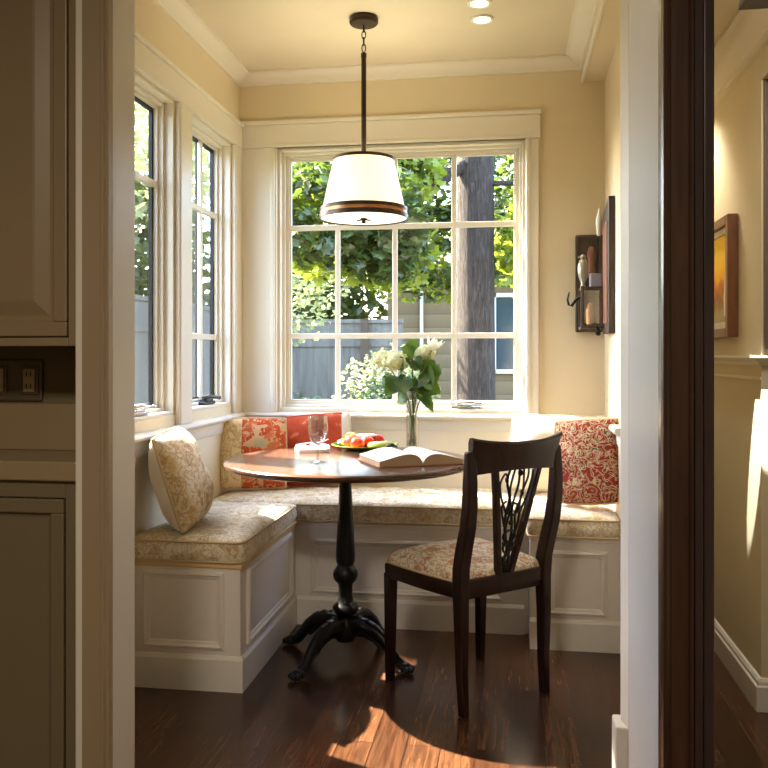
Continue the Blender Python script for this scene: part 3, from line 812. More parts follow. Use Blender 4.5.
# lower back rail and V-shaped splat with carved openwork
b = BM(); box(b, -WR, WR, -D_-.016, -D_+.012, .405, .452); obj('back_rail', b, M['chair'], t, world=False, bevel=.003)
def bk(x, z):   # depth of the back plane at height z
    f = min(1, max(0, (z-.45)/(.82-.45))); u = x/WR; q = max(0, (z-.44)/.38)
    return Vector((x, -D_-.002-.050*f-.026*q*(1-u*u), z))
for s in (-1, 1):
    b = BM(); pts = [bk(s*(.026+(.096-.026)*k/10), .446+(.818-.446)*k/10) for k in range(11)]
    rect_sweep(b, pts, [.0105]*11, [.011]*11); obj('splat_side', b, M['chair'], t, world=False, bevel=.003)
b = BM(); rnd = random.Random(5)
def rz(z): return .446+(z-.385)*(.376/.437)
def vine(pl, r0=.0052, r1=.0034):
    q = [bk(x*1.08, rz(z)) for x, z in pl]
    # catmull-rom smoothing
    out = []
    for i in range(len(q)-1):
        p0, p1, p2, p3 = q[max(i-1, 0)], q[i], q[i+1], q[min(i+2, len(q)-1)]
        for k in range(5):
            tt = k/5
            out.append(.5*((2*p1)+(p2-p0)*tt+(2*p0-5*p1+4*p2-p3)*tt*tt+(3*p1-p0-3*p2+p3)*tt**3))
    out.append(q[-1]); nn = len(out)
    tube(b, out, [r0+(r1-r0)*i/nn for i in range(nn)], 7, flat=1.2)
vine([(0, .385), (-.006, .46), (.008, .55), (-.004, .66), (.010, .76), (.004, .822)])
vine([(-.012, .395), (.010, .46), (-.014, .54), (-.026, .62), (-.020, .70), (-.038, .77), (-.030, .822)])
vine([(.012, .395), (-.008, .45), (.016, .53), (.030, .61), (.026, .70), (.046, .78), (.044, .822)])
vine([(0, .46), (.020, .56), (.012, .64), (.032, .72), (.024, .822)], .004)
vine([(0, .48), (-.018, .58), (-.010, .66), (-.022, .74), (-.012, .822)], .004)
vine([(-.026, .64), (-.050, .70), (-.064, .76), (-.050, .80), (-.036, .785)], .004)
vine([(.030, .64), (.052, .70), (.066, .77), (.066, .81)], .004)
vine([(-.020, .57), (-.036, .62), (-.046, .67), (-.030, .69)], .0035)
for zc, w in ((.44, .016), (.50, .024), (.545, .030), (.655, .030)):   # rings of leaves that tie the stems together
    vine([(w*math.cos(a)*.8, zc+.024*math.sin(a)) for a in [k*PI/4 for k in range(9)]], .0042, .0042)
for x, z, sx in ((-.016, .515, 1.2), (.018, .51, 1.1), (0, .60, 1.3), (-.02, .66, 1.1), (.024, .655, 1.), (.012, .80, 1.4), (-.012, .45, 1), (.03, .72, .9), (-.04, .775, .9)):
    p = bk(x*1.08, rz(z)); sphere(b, p, .0095, (sx, .7, 1.3), 1)
obj('splat_carving', b, M['iron'], t, world=False, smooth=70)
for s in (-1, 1):
    b = BM(); sphere(b, Vector((s*(WR+.004), -D_-.060, .825)), .0055, (1, .5, 1), 1); obj('screw_cap', b, M['chrome'], t, world=False, smooth=80)

# ------------------------------------------------------------------ pendant
PX, PY = -.613, 3.55
t = thing('pendant_lamp', 'lit drum pendant with bronze bands hanging over the table', 'pendant lamp', (PX, PY, 1.78))
b = BM(); lathe(b, [(0, CEIL-.001), (.058, CEIL-.001), (.061, CEIL-.008), (.061, CEIL-.024), (.056, CEIL-.030), (.02, CEIL-.034), (0, CEIL-.034)], (PX, PY, 0), 32)
obj('canopy', b, M['bronze'], t, smooth=40)
b = BM()
for k in range(4):
    z = CEIL-.046-.028*k; vert = k % 2
    ring_ = []
    for i in range(13):
        a = 2*PI*i/12; q = .008*math.cos(a)
        ring_.append((PX+(q if vert else 0), PY+(0 if vert else q), z+.018*math.sin(a)))
    tube(b, ring_, .0024, 6, cap=False)
obj('chain', b, M['bronze'], t, smooth=70)
b = BM(); lathe(b, [(0, CEIL-.150), (.012, CEIL-.152), (.012, CEIL-.168), (.0105, CEIL-.172), (.0105, 2.026), (0, 2.026)], (PX, PY, 0), 16)
obj('rod', b, M['bronze'], t, smooth=40)
def annul(bm, r0, r1, z0, z1, w):
    lathe(bm, [(r0, z0), (r1, z1), (r1-w, z1), (r0-w, z0)], (PX, PY, 0), 64)
b = BM()
P_ = [(.181, 1.79), (.128, 2.028), (.126, 2.028), (.179, 1.79)]
rr = [[b.verts.new((PX+r_*math.cos(2*PI*i/64), PY+r_*math.sin(2*PI*i/64), z)) for i in range(64)] for r_, z in P_]
for p, q in zip(rr, rr[1:]+rr[:1]): skin(b, p, q)
obj('lamp_shade', b, M['shade'], t, smooth=40)
def band(nm, r0, r1, z0, z1, m):
    b = BM(); P = [(r0, z0), (r1, z1), (r1-.006, z1), (r0-.006, z0)]
    rr = [[b.verts.new((PX+r_*math.cos(2*PI*i/64), PY+r_*math.sin(2*PI*i/64), z)) for i in range(64)] for r_, z in P]
    for p, q in zip(rr, rr[1:]+rr[:1]): skin(b, p, q)
    return obj(nm, b, m, t, smooth=30)
band('top_band', .1305, .1295, 2.020, 2.033, M['bronze'])
band('lower_band', .1865, .1845, 1.809, 1.823, M['bronze'])
band('copper_band', .1855, .1840, 1.793, 1.810, M['copper'])
band('rim_band', .1895, .1875, 1.775, 1.794, M['bronze'])
b = BM(); lathe(b, [(0, 1.780), (.1825, 1.780), (.1825, 1.784), (0, 1.784)], (PX, PY, 0), 64); obj('diffuser', b, M['diff'], t, smooth=40)
b = BM(); lathe(b, [(0, 1.756), (.008, 1.758), (.010, 1.765), (.005, 1.772), (.014, 1.776), (.014, 1.7795), (0, 1.7795)], (PX, PY, 0), 16)
tube(b, [(PX-.030, PY, 1.770), (PX, PY, 1.774), (PX+.030, PY, 1.770)], .0035, 6)
obj('finial', b, M['bronze'], t, smooth=50)
b = BM()
for k in range(3):
    a = 2*PI*k/3; tube(b, [(PX, PY, 2.024), (PX+.126*math.cos(a), PY+.126*math.sin(a), 2.024)], .003, 6)
obj('spider', b, M['bronze'], t, smooth=60)

# recessed lights
for (x, y, lab) in ((-.118, 3.64, 'small recessed ceiling light nearer the back wall, right of the pendant'), (-.123, 3.47, 'small recessed ceiling light cut by the top edge of the photo')):
    t = thing('recessed_light', lab, 'ceiling light', (x, y, CEIL), group='recessed ceiling lights')
    b = BM(); P = [(.050, CEIL), (.050, CEIL-.005), (.036, CEIL-.006), (.033, CEIL)]
    rr = [[b.verts.new((x+r_*math.cos(2*PI*i/32), y+r_*math.sin(2*PI*i/32), z)) for i in range(32)] for r_, z in P]
    for p, q in zip(rr, rr[1:]): skin(b, p, q)
    obj('trim_ring', b, M['trim'], t, smooth=40)
    b = BM(); lathe(b, [(0, CEIL-.010), (.02, CEIL-.008), (.034, CEIL-.002), (0, CEIL-.002)], (x, y, 0), 24); obj('lamp', b, M['bulb'], t, smooth=60)

# ------------------------------------------------------------------ things on the table
def vs_rot(bm, yaw, c):
    bm.transform(Matrix.Translation(Vector(c)) @ Matrix.Rotation(yaw, 4, 'Z'))
t = thing('wine_glass', 'cut crystal wine glass left of the food plate', 'glass', (-.727, 3.18, TZ))
b = BM(); lathe(b, [(0, .0005), (.033, .0005), (.034, .002), (.020, .005), (.006, .010), (.0045, .02), (.0045, .050), (.008, .056), (.004, .062), (.006, .070), (0, .070)], (-.727, 3.18, TZ), 28)
obj('foot_and_stem', b, M['crystal'], t, smooth=50)
b = BM(); P = [(.004, .068), (.020, .074), (.031, .090), (.037, .112), (.0385, .135), (.037, .158), (.035, .178), (.0338, .178), (.0358, .158), (.0372, .135), (.0357, .112), (.0298, .091), (.019, .076), (.003, .071)]
rr = [[b.verts.new((-.727+(r_*(1+.03*math.cos(8*2*PI*i/48))*1)*math.cos(2*PI*i/48), 3.18+r_*(1+.03*math.cos(8*2*PI*i/48))*math.sin(2*PI*i/48), TZ+z)) for i in range(48)] for r_, z in P]
for p, q in zip(rr, rr[1:]): skin(b, p, q)
obj('bowl', b, M['crystal'], t, smooth=30)

QX, QY = -.626, 3.655
b = BM(); lathe(b, [(0, .0008), (.085, .0008), (.095, .004), (.135, .015), (.146, .021), (.145, .024), (.134, .019), (.09, .009), (0, .007)], (QX, QY, TZ), 64)
single('dinner_plate', b, M['plate'], 'lime green plate of cut vegetables on the table', 'plate', base=(QX, QY, TZ), smooth=50)
Zp = TZ+.008
def food(name, pts, lab, grp, build):
    for i, (dx, dy, dz, yaw) in enumerate(pts):
        o = build(lab[i] if isinstance(lab, list) else lab, (QX+dx, QY+dy, Zp+dz), yaw)
        if grp: o['group'] = grp
def tomato(lab, c, yaw):
    t = thing('tomato_half', lab, 'tomato', c, (0, 0, yaw))
    b = BM(); sphere(b, (0, 0, .026), .033, (1, 1, .82), 3)
    for v in b.verts:
        a = math.atan2(v.co.y, v.co.x); v.co.x *= 1+.04*math.cos(5*a); v.co.y *= 1+.04*math.cos(5*a)
    obj('tomato_body', b, M['red'], t, world=False, smooth=180)
    b = BM(); lathe(b, [(0, .050), (.010, .0508), (.016, .0500), (.012, .047), (0, .047)], (0, 0, 0), 10); obj('cut_face', b, M['redflesh'], t, world=False, smooth=180)
    return t
food('tomato', [(-.055, -.035, 0, 0), (.012, -.02, 0, 1), (.052, .03, .003, 2), (-.015, .045, .004, 3), (-.02, -.075, -.002, 1.5)],
     ['red tomato at the left of the lime green plate', 'red tomato in the middle of the lime green plate', 'red tomato at the right back of the plate', 'red tomato at the back of the plate', 'red tomato at the front of the lime green plate'], 'tomatoes on the lime green plate', tomato)
def avo(lab, c, yaw):
    t = thing('avocado_wedge', lab, 'avocado', c, (0, 0, yaw))
    b = BM(); sphere(b, (0, 0, .016), .03, (1.5, .8, .55), 2); obj('flesh', b, M['avocado'], t, world=False, smooth=180)
    b = BM(); sphere(b, (0, .012, .012), .028, (1.5, .62, .52), 2); obj('rind', b, M['avoskin'], t, world=False, smooth=180)
    return t
food('avocado', [(.095, -.035, .001, .5), (-.105, .015, .001, 1.9), (.07, -.085, .002, .2)],
     ['pale green wedge at the right edge of the plate', 'pale green wedge at the left edge of the plate', 'pale green wedge at the front right of the plate'], 'pale green wedges on the plate', avo)
b = BM(); sphere(b, (QX-.075, QY+.07, Zp+.030), .03, (1.1, 1, 1), 3); sphere(b, (QX-.062, QY+.055, Zp+.032), .024, sub=2)
single('pepper', b, M['pepper'], 'yellow green pepper at the back left of the plate', 'pepper', base=(QX-.075, QY+.07, Zp), smooth=180)
b = BM(); lathe(b, [(0, .046), (.032, .046), (.038, .050), (.036, .055), (0, .056)], (QX+.005, QY+.015, Zp), 20, sx=1.2)
single('cheese_slice', b, M['onion'], 'white slice lying on top of the tomatoes', 'cheese', base=(QX+.005, QY+.015, Zp+.046), smooth=60)

# napkin and fork, left behind the glass
NX, NY = -.83, 3.53
b = BM(); n = 16; rnd = random.Random(8); g = []
for j in range(9):
    g.append([])
    for i in range(n+1):
        u, v = i/n-.5, j/8-.5
        z = .006 + .010*abs(math.sin(u*9+v*2))*(.5+v) + .006*abs(math.sin(v*8))
        g[-1].append((u*.15*(1-.3*abs(v)), v*.12*(1-.25*abs(u)), z*1.4))
top = [[b.verts.new(p) for p in row] for row in g]; bot = [[b.verts.new((x, y, .0008)) for x, y, z in row] for row in g]
for A_ in (top, bot):
    for j in range(8):
        for i in range(n): b.faces.new((A_[j][i], A_[j][i+1], A_[j+1][i+1], A_[j+1][i]))
for j in range(8):
    for i in (0, n): b.faces.new((top[j][i], top[j+1][i], bot[j+1][i], bot[j][i]))
for i in range(n):
    for j in (0, 8): b.faces.new((top[j][i], top[j][i+1], bot[j][i+1], bot[j][i]))
vs_rot(b, R(20), (NX, NY, TZ))
single('napkin', b, M['napkin'], 'crumpled white napkin on the far left of the table', 'napkin', base=(NX, NY, TZ), smooth=80)
t = thing('fork', 'silver fork lying on the white napkin', 'fork', (NX, NY-.01, TZ+.034), (0, R(-9), R(-35)))
b = BM(); tube(b, [(-.10, 0, .004), (-.03, 0, .006), (.03, 0, .004)], [.006, .004, .003], 8, flat=.4); obj('handle', b, M['steel'], t, world=False, smooth=60)
b = BM(); tube(b, [(.03, 0, .004), (.045, 0, .002), (.06, 0, .003)], [.003, .010, .011], 8, flat=.25)
for q in (-.0085, -.003, .003, .0085): tube(b, [(.055, q, .003), (.075, q, .004), (.095, q, .010)], .0014, 6)
obj('tines', b, M['steel'], t, world=False, smooth=60)

# open book: spine runs away from the camera
t = thing('open_book', 'large open book on the table in front of the vase', 'book', (-.375, 3.235, TZ), (0, 0, R(27)))
BD = .125     # half depth
def leafcurve(s, u): # u 0..1 from spine to fore edge
    w = .168 if s < 0 else .162
    return s*w*u, (.017 if s < 0 else .014) + .030*math.sin(min(1, u)**.6*PI)*(1-.35*u) - .010*(1-u)**3
for s, nm in ((-1, 'page_block'), (1, 'page_block')):
    b = BM(); n = 18; L_ = []
    for y in (-BD, BD):
        tp = [b.verts.new((leafcurve(s, i/n)[0], y, leafcurve(s, i/n)[1]+.004)) for i in range(n+1)]
        bt = [b.verts.new((s*(.168 if s < 0 else .162)*i/n, y, .005)) for i in range(n+1)]
        L_.append((tp, bt))
    (t0, b0), (t1, b1) = L_
    for i in range(n):
        b.faces.new((t0[i], t0[i+1], b0[i+1], b0[i])); b.faces.new((t1[i], t1[i+1], b1[i+1], b1[i])); b.faces.new((b0[i], b0[i+1], b1[i+1], b1[i]))
        b.faces.new((t0[i], t0[i+1], t1[i+1], t1[i]))
    b.faces.new((t0[-1], t1[-1], b1[-1], b0[-1])); b.faces.new((t0[0], t1[0], b1[0], b0[0]))
    pb = obj(nm, b, M['pedge'], t, world=False, smooth=40)
    b = BM(); tp = []
    for y in (-BD-.001, BD+.001):
        tp.append([b.verts.new((leafcurve(s, i/n)[0], y, leafcurve(s, i/n)[1]+.0045)) for i in range(n+1)]); tp.append([b.verts.new((leafcurve(s, i/n)[0], y, leafcurve(s, i/n)[1]+.0062)) for i in range(n+1)])
    for i in range(n):
        b.faces.new((tp[1][i], tp[1][i+1], tp[3][i+1], tp[3][i])); b.faces.new((tp[0][i], tp[0][i+1], tp[2][i+1], tp[2][i])); b.faces.new((tp[0][i], tp[0][i+1], tp[1][i+1], tp[1][i])); b.faces.new((tp[2][i], tp[2][i+1], tp[3][i+1], tp[3][i]))
    obj('open_page', b, M['paper'], t, world=False, smooth=50)
b = BM(); box(b, -.175, .170, -BD-.006, BD+.006, .0008, .0045); obj('book_cover', b, M['cover'], t, world=False, bevel=.001)
b = BM(); tube(b, [(-.06, .118, .048), (-.035, .124, .056), (-.012, .125, .046)], [.006, .010, .006], 8, flat=.6); obj('ribbon', b, M['blue'], t, world=False, smooth=70)

# vase + stems
VX, VY = -.425, 3.715
t = thing('glass_vase', 'slim clear glass vase on the far side of the table', 'vase', (VX, VY, TZ))
b = BM(); P = [(.0, .001), (.026, .001), (.028, .004), (.0265, .05), (.026, .15), (.029, .24), (.032, .262), (.0305, .262), (.0275, .24), (.0245, .15), (.025, .05), (.024, .012), (0, .010)]
lathe(b, P, (VX, VY, TZ), 40); obj('vase_body', b, M['crystal'], t, smooth=40)
b = BM(); lathe(b, [(0, .0105), (.0235, .0125), (.0245, .05), (.024, .145), (0, .145)], (VX, VY, TZ), 32); obj('water', b, M['water'], t, smooth=40)
def leaf_mesh(bm, base, tip, width, normal, curl=.15):
    base, tip, nrm = Vector(base), Vector(tip), Vector(normal).normalized()
    d = tip-base; L_ = d.length; side = d.cross(nrm).normalized()
    n = 7; rows = []
    for i in range(n+1):
        f = i/n; w = width*math.sin(PI*f**.75)**.8*.5 if 0 < f < 1 else .0005
        p = base+d*f+nrm*(curl*L_*math.sin(PI*f)*.5)
        rows.append([bm.verts.new(p-side*w+nrm*w*.35), bm.verts.new(p), bm.verts.new(p+side*w+nrm*w*.35)])
    for a, c in zip(rows, rows[1:]):
        bm.faces.new((a[0], a[1], c[1], c[0])); bm.faces.new((a[1], a[2], c[2], c[1]))
def flower(lab, kind, top, foot, leaves, seed, head=.05):
    rnd = random.Random(seed)
    foot = Vector((VX, VY, TZ))+Vector(foot); top = Vector((VX, VY, TZ))+Vector(top)
    neck = Vector((VX, VY, TZ))+Vector((top-Vector((VX, VY, TZ))).normalized()*0) + Vector(((top.x-VX)*.12, (top.y-VY)*.12, .255))
    t = thing('flower_stem', lab, 'flower', foot, group='flower stems in the glass vase')
    pts = []
    for i in range(13):
        f = i/12
        pts.append((1-f)**2*foot + 2*f*(1-f)*neck + f*f*top)
    b = BM(); tube(b, pts, .0032, 8); obj('stem', b, M['stem'], t, smooth=70)
    for (f, dx, dy, dz, w) in leaves:
        p = pts[int(f*12)]; b = BM(); leaf_mesh(b, p, p+Vector((dx, dy, dz)), w, (rnd.uniform(-.3, .3), -.8, .6)); obj('leaf', b, M['leafp'], t, smooth=180, flip=False)
    b = BM()
    if kind == 'hydrangea':
        for _ in range(150):
            v = Vector((rnd.gauss(0, 1), rnd.gauss(0, 1), rnd.gauss(0, 1))).normalized()
            c = top + Vector((v.x*head, v.y*head, v.z*head*.72))*rnd.uniform(.75, 1.05)
            u = v.orthogonal().normalized(); w = v.cross(u)
            a0 = rnd.uniform(0, PI); s = .0075
            q = []
            for k in range(4):
                a = a0+k*PI/2
                e = u*math.cos(a)+w*math.sin(a); f_ = u*math.cos(a+.6)+w*math.sin(a+.6); g_ = u*math.cos(a-.6)+w*math.sin(a-.6)
                b.faces.new([b.verts.new(c), b.verts.new(c+g_*s+v*.002), b.verts.new(c+e*s*1.6+v*.003), b.verts.new(c+f_*s+v*.002)])
        sphere(b, top, head*.72, (1, 1, .72), 2)
        obj('blossom', b, M['hyd'], t, smooth=180, flip=False)
    elif kind == 'lily':
        ax = (top-pts[9]).normalized()
        for k in range(6):
            a = 2*PI*k/6; u = ax.orthogonal().normalized(); w = ax.cross(u)
            d = (u*math.cos(a)+w*math.sin(a))
            leaf_mesh(b, top, top+d*.045*(1 if k % 2 else .85)+ax*.058, .032, ax-d*.4, -.25)
        obj('petals', b, M['lily'], t, smooth=180, flip=False)
    else:
        b.free()
    return t
flower('pale green hydrangea stem leaning to the left of the vase', 'hydrangea', (-.07, -.03, .385), (.010, 0, .016), [(.6, -.06, -.05, .01, .085), (.75, .02, -.09, -.07, .09), (.55, -.05, .02, -.03, .07), (.85, .02, -.05, .06, .07)], 1, .060)
flower('pale green hydrangea stem at the far left of the bouquet', 'hydrangea', (-.135, .03, .395), (.014, .01, .016), [(.7, -.05, -.05, -.06, .08), (.8, -.01, -.07, -.07, .08)], 2, .048)
flower('pale hydrangea stem in the middle right of the bouquet', 'hydrangea', (.055, .02, .42), (-.01, -.006, .016), [(.6, .09, -.05, .03, .09), (.7, .06, -.07, -.05, .10), (.8, .07, .0, .05, .08), (.85, -.04, -.07, -.01, .08)], 3, .045)
flower('white open flower at the top right of the bouquet', 'lily', (.085, -.01, .43), (-.012, .004, .016), [(.7, .09, -.03, .02, .09), (.6, .10, -.05, -.03, .10), (.55, .065, -.05, -.05, .045), (.8, .05, -.04, -.06, .08)], 4)
flower('leafy green stem rising at the top of the bouquet', 'leaf', (.0, .01, .455), (.004, .010, .016), [(.95, .0, -.02, .06, .06), (.85, -.04, -.03, .06, .07), (.8, .05, -.04, .03, .085), (.6, -.06, -.07, -.01, .10), (.65, .02, -.08, -.02, .11), (.75, -.02, -.07, .03, .08)], 5)
flower('leafy stem drooping on the right of the bouquet', 'leaf', (.12, -.03, .34), (-.004, -.010, .016), [(.9, .04, -.02, .06, .06), (.75, .03, -.06, .05, .10), (.65, -.04, -.07, .04, .10), (.6, .05, -.03, -.08, .05), (.85, .0, -.06, -.05, .09)], 6)

# ------------------------------------------------------------------ ornaments on the right
t = thing('wall_plaque', 'small dark framed plaque with a rust relief on the back wall', 'plaque', (.37, 4.19, 1.31))
b = BM(); box(b, .312, .438, 4.175, 4.199, 1.31, 1.775); obj('plaque_board', b, M['plaque'], t, bevel=.003)
b = BM()
for q in ((.312, .330, 1.31, 1.775), (.420, .438, 1.31, 1.775), (.33, .42, 1.31, 1.328), (.33, .42, 1.757, 1.775)): box(b, q[0], q[1], 4.163, 4.175, q[2], q[3])
obj('plaque_frame', b, M['plaque'], t, bevel=.003)
b = BM(); lathe(b, [(0, 1.56), (.016, 1.57), (.019, 1.60), (.013, 1.63), (.017, 1.65), (.020, 1.69), (.012, 1.715), (0, 1.72)], (.385, 4.168, 0), 16, sy=.5); obj('relief_figure', b, M['rust'], t, smooth=60)
t = thing('wall_board', 'tall dark wooden board mounted on the right nook wall', 'wall board', (.43, 3.83, 1.30))
b = BM()
A = [b.verts.new((x, y, z)) for x, y, z in ((.449, 3.78, 1.295), (.449, 3.99, 1.295), (.449, 3.99, 1.845), (.449, 3.78, 1.89))]
B_ = [b.verts.new((x-.028, y, z)) for x, y, z in ((.449, 3.78, 1.295), (.449, 3.99, 1.295), (.449, 3.99, 1.845), (.449, 3.78, 1.89))]
skin(b, A, B_); b.faces.new(A); b.faces.new(B_[::-1]); obj('board', b, M['plaque'], t, bevel=.003)
b = BM(); box(b, .416, .421, 3.815, 3.965, 1.34, 1.79); obj('face_panel', b, M['rust'], t, bevel=.003)
b = BM(); lathe(b, [(0, 1.74), (.010, 1.74), (.013, 1.77), (.016, 1.80), (.013, 1.825), (.007, 1.84), (.005, 1.86), (0, 1.865)], (.400, 3.95, 0), 18); obj('white_ornament', b, M['fig'], t, smooth=60)
t = thing('wall_lantern', 'small dark iron lantern bracket in the corner below the plaque', 'lantern', (.375, 4.02, 1.315))
b = BM()
for x in (.325, .415):
    for y in (3.96, 4.09): box(b, x-.006, x+.006, y-.006, y+.006, 1.325, 1.515)
for z in (1.325, 1.505):
    box(b, .325, .415, 3.954, 3.966, z-.006, z+.006); box(b, .325, .415, 4.084, 4.096, z-.006, z+.006)
    box(b, .319, .331, 3.96, 4.09, z-.006, z+.006); box(b, .409, .421, 3.96, 4.09, z-.006, z+.006)
obj('lantern_frame', b, M['plaque'], t, bevel=.002)
b = BM(); box(b, .33, .41, 3.963, 4.087, 1.332, 1.340); obj('lantern_floor', b, M['plaque'], t)
b = BM(); box(b, .333, .407, 3.968, 3.970, 1.345, 1.495); obj('lantern_glass', b, M['crystal'], t)
b = BM(); lathe(b, [(0, 1.34), (.02, 1.34), (.024, 1.40), (.012, 1.44), (0, 1.445)], (.37, 4.03, 0), 14); obj('candle', b, M['copper'], t, smooth=60)
b = BM(); tube(b, [(.325, 4.0, 1.47), (.30, 4.0, 1.455), (.28, 4.0, 1.425), (.268, 4.0, 1.43), (.262, 4.0, 1.455), (.270, 4.0, 1.49)], [.007, .007, .007, .006, .005, .003], 8); obj('hook', b, M['iron'], t, smooth=70)
b = BM(); tube(b, [(.39, 4.09, 1.42), (.40, 4.14, 1.41), (.40, 4.176, 1.40)], .007, 8); obj('bracket', b, M['iron'], t, smooth=70)
b = BM(); tube(b, [(.39, 3.96, 1.325), (.398, 3.94, 1.305), (.392, 3.925, 1.297)], [.008, .009, .012], 8); obj('scroll_foot', b, M['iron'], t, smooth=70)
b = BM(); box(b, .362, .414, 3.965, 4.03, 1.512, 1.572)
single('small_box', b, M['slate'], 'small slate blue box on top of the iron lantern', 'box', base=(.388, 4.0, 1.512), bevel=.004)
t = thing('silver_figurine', 'mottled silver bird figurine on top of the iron lantern', 'figurine', (.335, 4.04, 1.512))
b = BM(); lathe(b, [(0, 1.512), (.014, 1.512), (.012, 1.52), (.008, 1.53), (.020, 1.56), (.026, 1.59), (.023, 1.62), (.014, 1.645), (0, 1.65)], (.335, 4.04, 0), 18); obj('body', b, M['silver'], t, smooth=70)
b = BM(); sphere(b, (.335, 4.035, 1.655), .014, (1, 1, .9), 2); tube(b, [(.325, 4.03, 1.655), (.308, 4.025, 1.65)], [.005, .001], 6); obj('head', b, M['silver'], t, smooth=70)

# framed picture in the hall
t = thing('framed_picture', 'autumn painting in a red brown frame on the hall wall', 'picture', (.82, 3.6, 1.27))
y0, y1, z0, z1 = 3.315, 3.90, 1.267, 1.727; w = .035
b = BM()
box(b, .800, .839, y0, y0+w, z0, z1); box(b, .800, .839, y1-w, y1, z0, z1); box(b, .800, .839, y0+w, y1-w, z0, z0+w); box(b, .800, .839, y0+w, y1-w, z1-w, z1)
obj('frame', b, M['frame'], t, bevel=.004)
b = BM(); k = w
for a in ((y0+k, y0+k+.025, z0+k, z1-k), (y1-k-.025, y1-k, z0+k, z1-k), (y0+k+.025, y1-k-.025, z0+k, z0+k+.025), (y0+k+.025, y1-k-.025, z1-k-.025, z1-k)): box(b, .816, .838, *a)
obj('mat_border', b, M['matb'], t, bevel=.001)
b = BM(); box(b, .824, .838, y0+k+.025, y1-k-.025, z0+k+.025, z1-k-.025)
o = obj('canvas', b, M['paint'], None); o.data.transform(Matrix.Translation(-Vector((.82, 3.6, 1.49)))); o.parent = t; o.location = (0, 0, .22)
b = BM()
A = [b.verts.new((.8235, y, z)) for y, z in ((3.40, 1.35), (3.46, 1.35), (3.47, 1.42), (3.45, 1.50), (3.435, 1.53), (3.42, 1.50), (3.405, 1.44))]
q = bmesh.ops.extrude_face_region(b, geom=[b.faces.new(A)]); bmesh.ops.translate(b, verts=[v for v in q['geom'] if isinstance(v, bmesh.types.BMVert)], vec=(-.001, 0, 0))
obj('painted_figure', b, M['fig'], t)
b = BM(); box(b, .846, 1.20, 3.012, 3.029, 1.22, 2.128)
single('wall_panel', b, M['umber'], 'grey brown panel above the chair rail at the right edge', 'panel', base=(1.0, 3.02, 1.22), bevel=.003)

# ------------------------------------------------------------------ garden
b = BM(); box(b, -14, 14, 4.37, 22, -.6, -.35); box(b, -14, -1.47, -6, 4.37, -.6, -.35)
tag(obj('ground', b, M['ground']), 'dark garden ground outside the windows', 'ground', kind='structure')
def fence(lab, p, q, h, n, m, posts=None):
    p, q = Vector(p), Vector(q); d = (q-p).normalized(); nrm = Vector((-d.y, d.x, 0)); L_ = (q-p).length
    t = thing('garden_fence', lab, 'fence', ((p+q)/2))
    b = BM(); w = .19; k = 0; s = 0; rnd = random.Random(3)
    while s < L_-.01:
        e = min(L_, s+w+.004); off = rnd.uniform(-.004, .004)
        A = [p+d*s+nrm*(-.012+off), p+d*e+nrm*(-.012+off), p+d*e+nrm*(.012+off), p+d*s+nrm*(.012+off)]
        lo = [b.verts.new(v+Vector((0, 0, .03))) for v in A]; hi = [b.verts.new(v+Vector((0, 0, h-.05))) for v in A]
        skin(b, lo, hi); b.faces.new(lo[::-1]); b.faces.new(hi); s += w
    obj('fence_boards', b, M['fence'], t)
    b = BM()
    for z0, z1 in ((h-.36, h-.29), (h-.05, h)):
        A = [p-nrm*.03, q-nrm*.03, q+nrm*.05, p+nrm*.05]
        lo = [b.verts.new(v+Vector((0, 0, z0))) for v in A]; hi = [b.verts.new(v+Vector((0, 0, z1))) for v in A]
        skin(b, lo, hi); b.faces.new(lo[::-1]); b.faces.new(hi)
    obj('fence_rail', b, M['fence'], t)
    for f in (posts or [i/n for i in range(n+1)]):
        c = p+d*(L_*f); b = BM(); box(b, c.x-.05, c.x+.05, c.y-.07, c.y+.03, c.z, c.z+h); obj('fence_post', b, M['fpost'], t)
    return t
fence('weathered grey board fence behind the shrub', (-3.6, 11, -.35), (-1.38, 11, -.35), 2.02, 2, M['fence'], [.02, .775])
fence('weathered grey side fence seen through the left windows', (-3.7, 3.2, -.35), (-3.7, 11, -.35), 2.15, 4, M['fence'])

def crown(bm, blobs, count, size, seed, keep=None):
    rnd = random.Random(seed); vols = [r*r for (_, r, _) in blobs]; tot = sum(vols)
    k = 0
    while k < count:
        x = rnd.uniform(0, tot); i = 0
        while x > vols[i] and i < len(vols)-1: x -= vols[i]; i += 1
        c, r, s = blobs[i]
        v = Vector((rnd.gauss(0, 1), rnd.gauss(0, 1), rnd.gauss(0, 1))).normalized()*(rnd.uniform(.25, 1)**.5)
        p = Vector(c)+Vector((v.x*s[0], v.y*s[1], v.z*s[2]))*r
        k += 1
        if keep and not keep(p): continue
        n = Vector((rnd.gauss(0, .7), rnd.gauss(0, .7), 1+rnd.gauss(0, .6))).normalized()
        u = n.orthogonal().normalized(); u.rotate(Matrix.Rotation(rnd.uniform(0, 6.28), 3, n)); w = n.cross(u)
        s_ = size*rnd.uniform(.6, 1.25)
        # five-pointed leaf as a small fan
        pts = [(-.5, 0), (-.25, -.45), (.1, -.28), (.3, -.5), (.45, -.12), (.75, 0), (.45, .12), (.3, .5), (.1, .28), (-.25, .45)]
        c0 = bm.verts.new(p+n*s_*.08)
        vs = [bm.verts.new(p+u*(a*s_)+w*(q*s_)) for a, q in pts]
        for i2 in range(0, 10, 2):
            bm.faces.new((c0, vs[i2], vs[i2+1], vs[(i2+2) % 10]))
    return bm
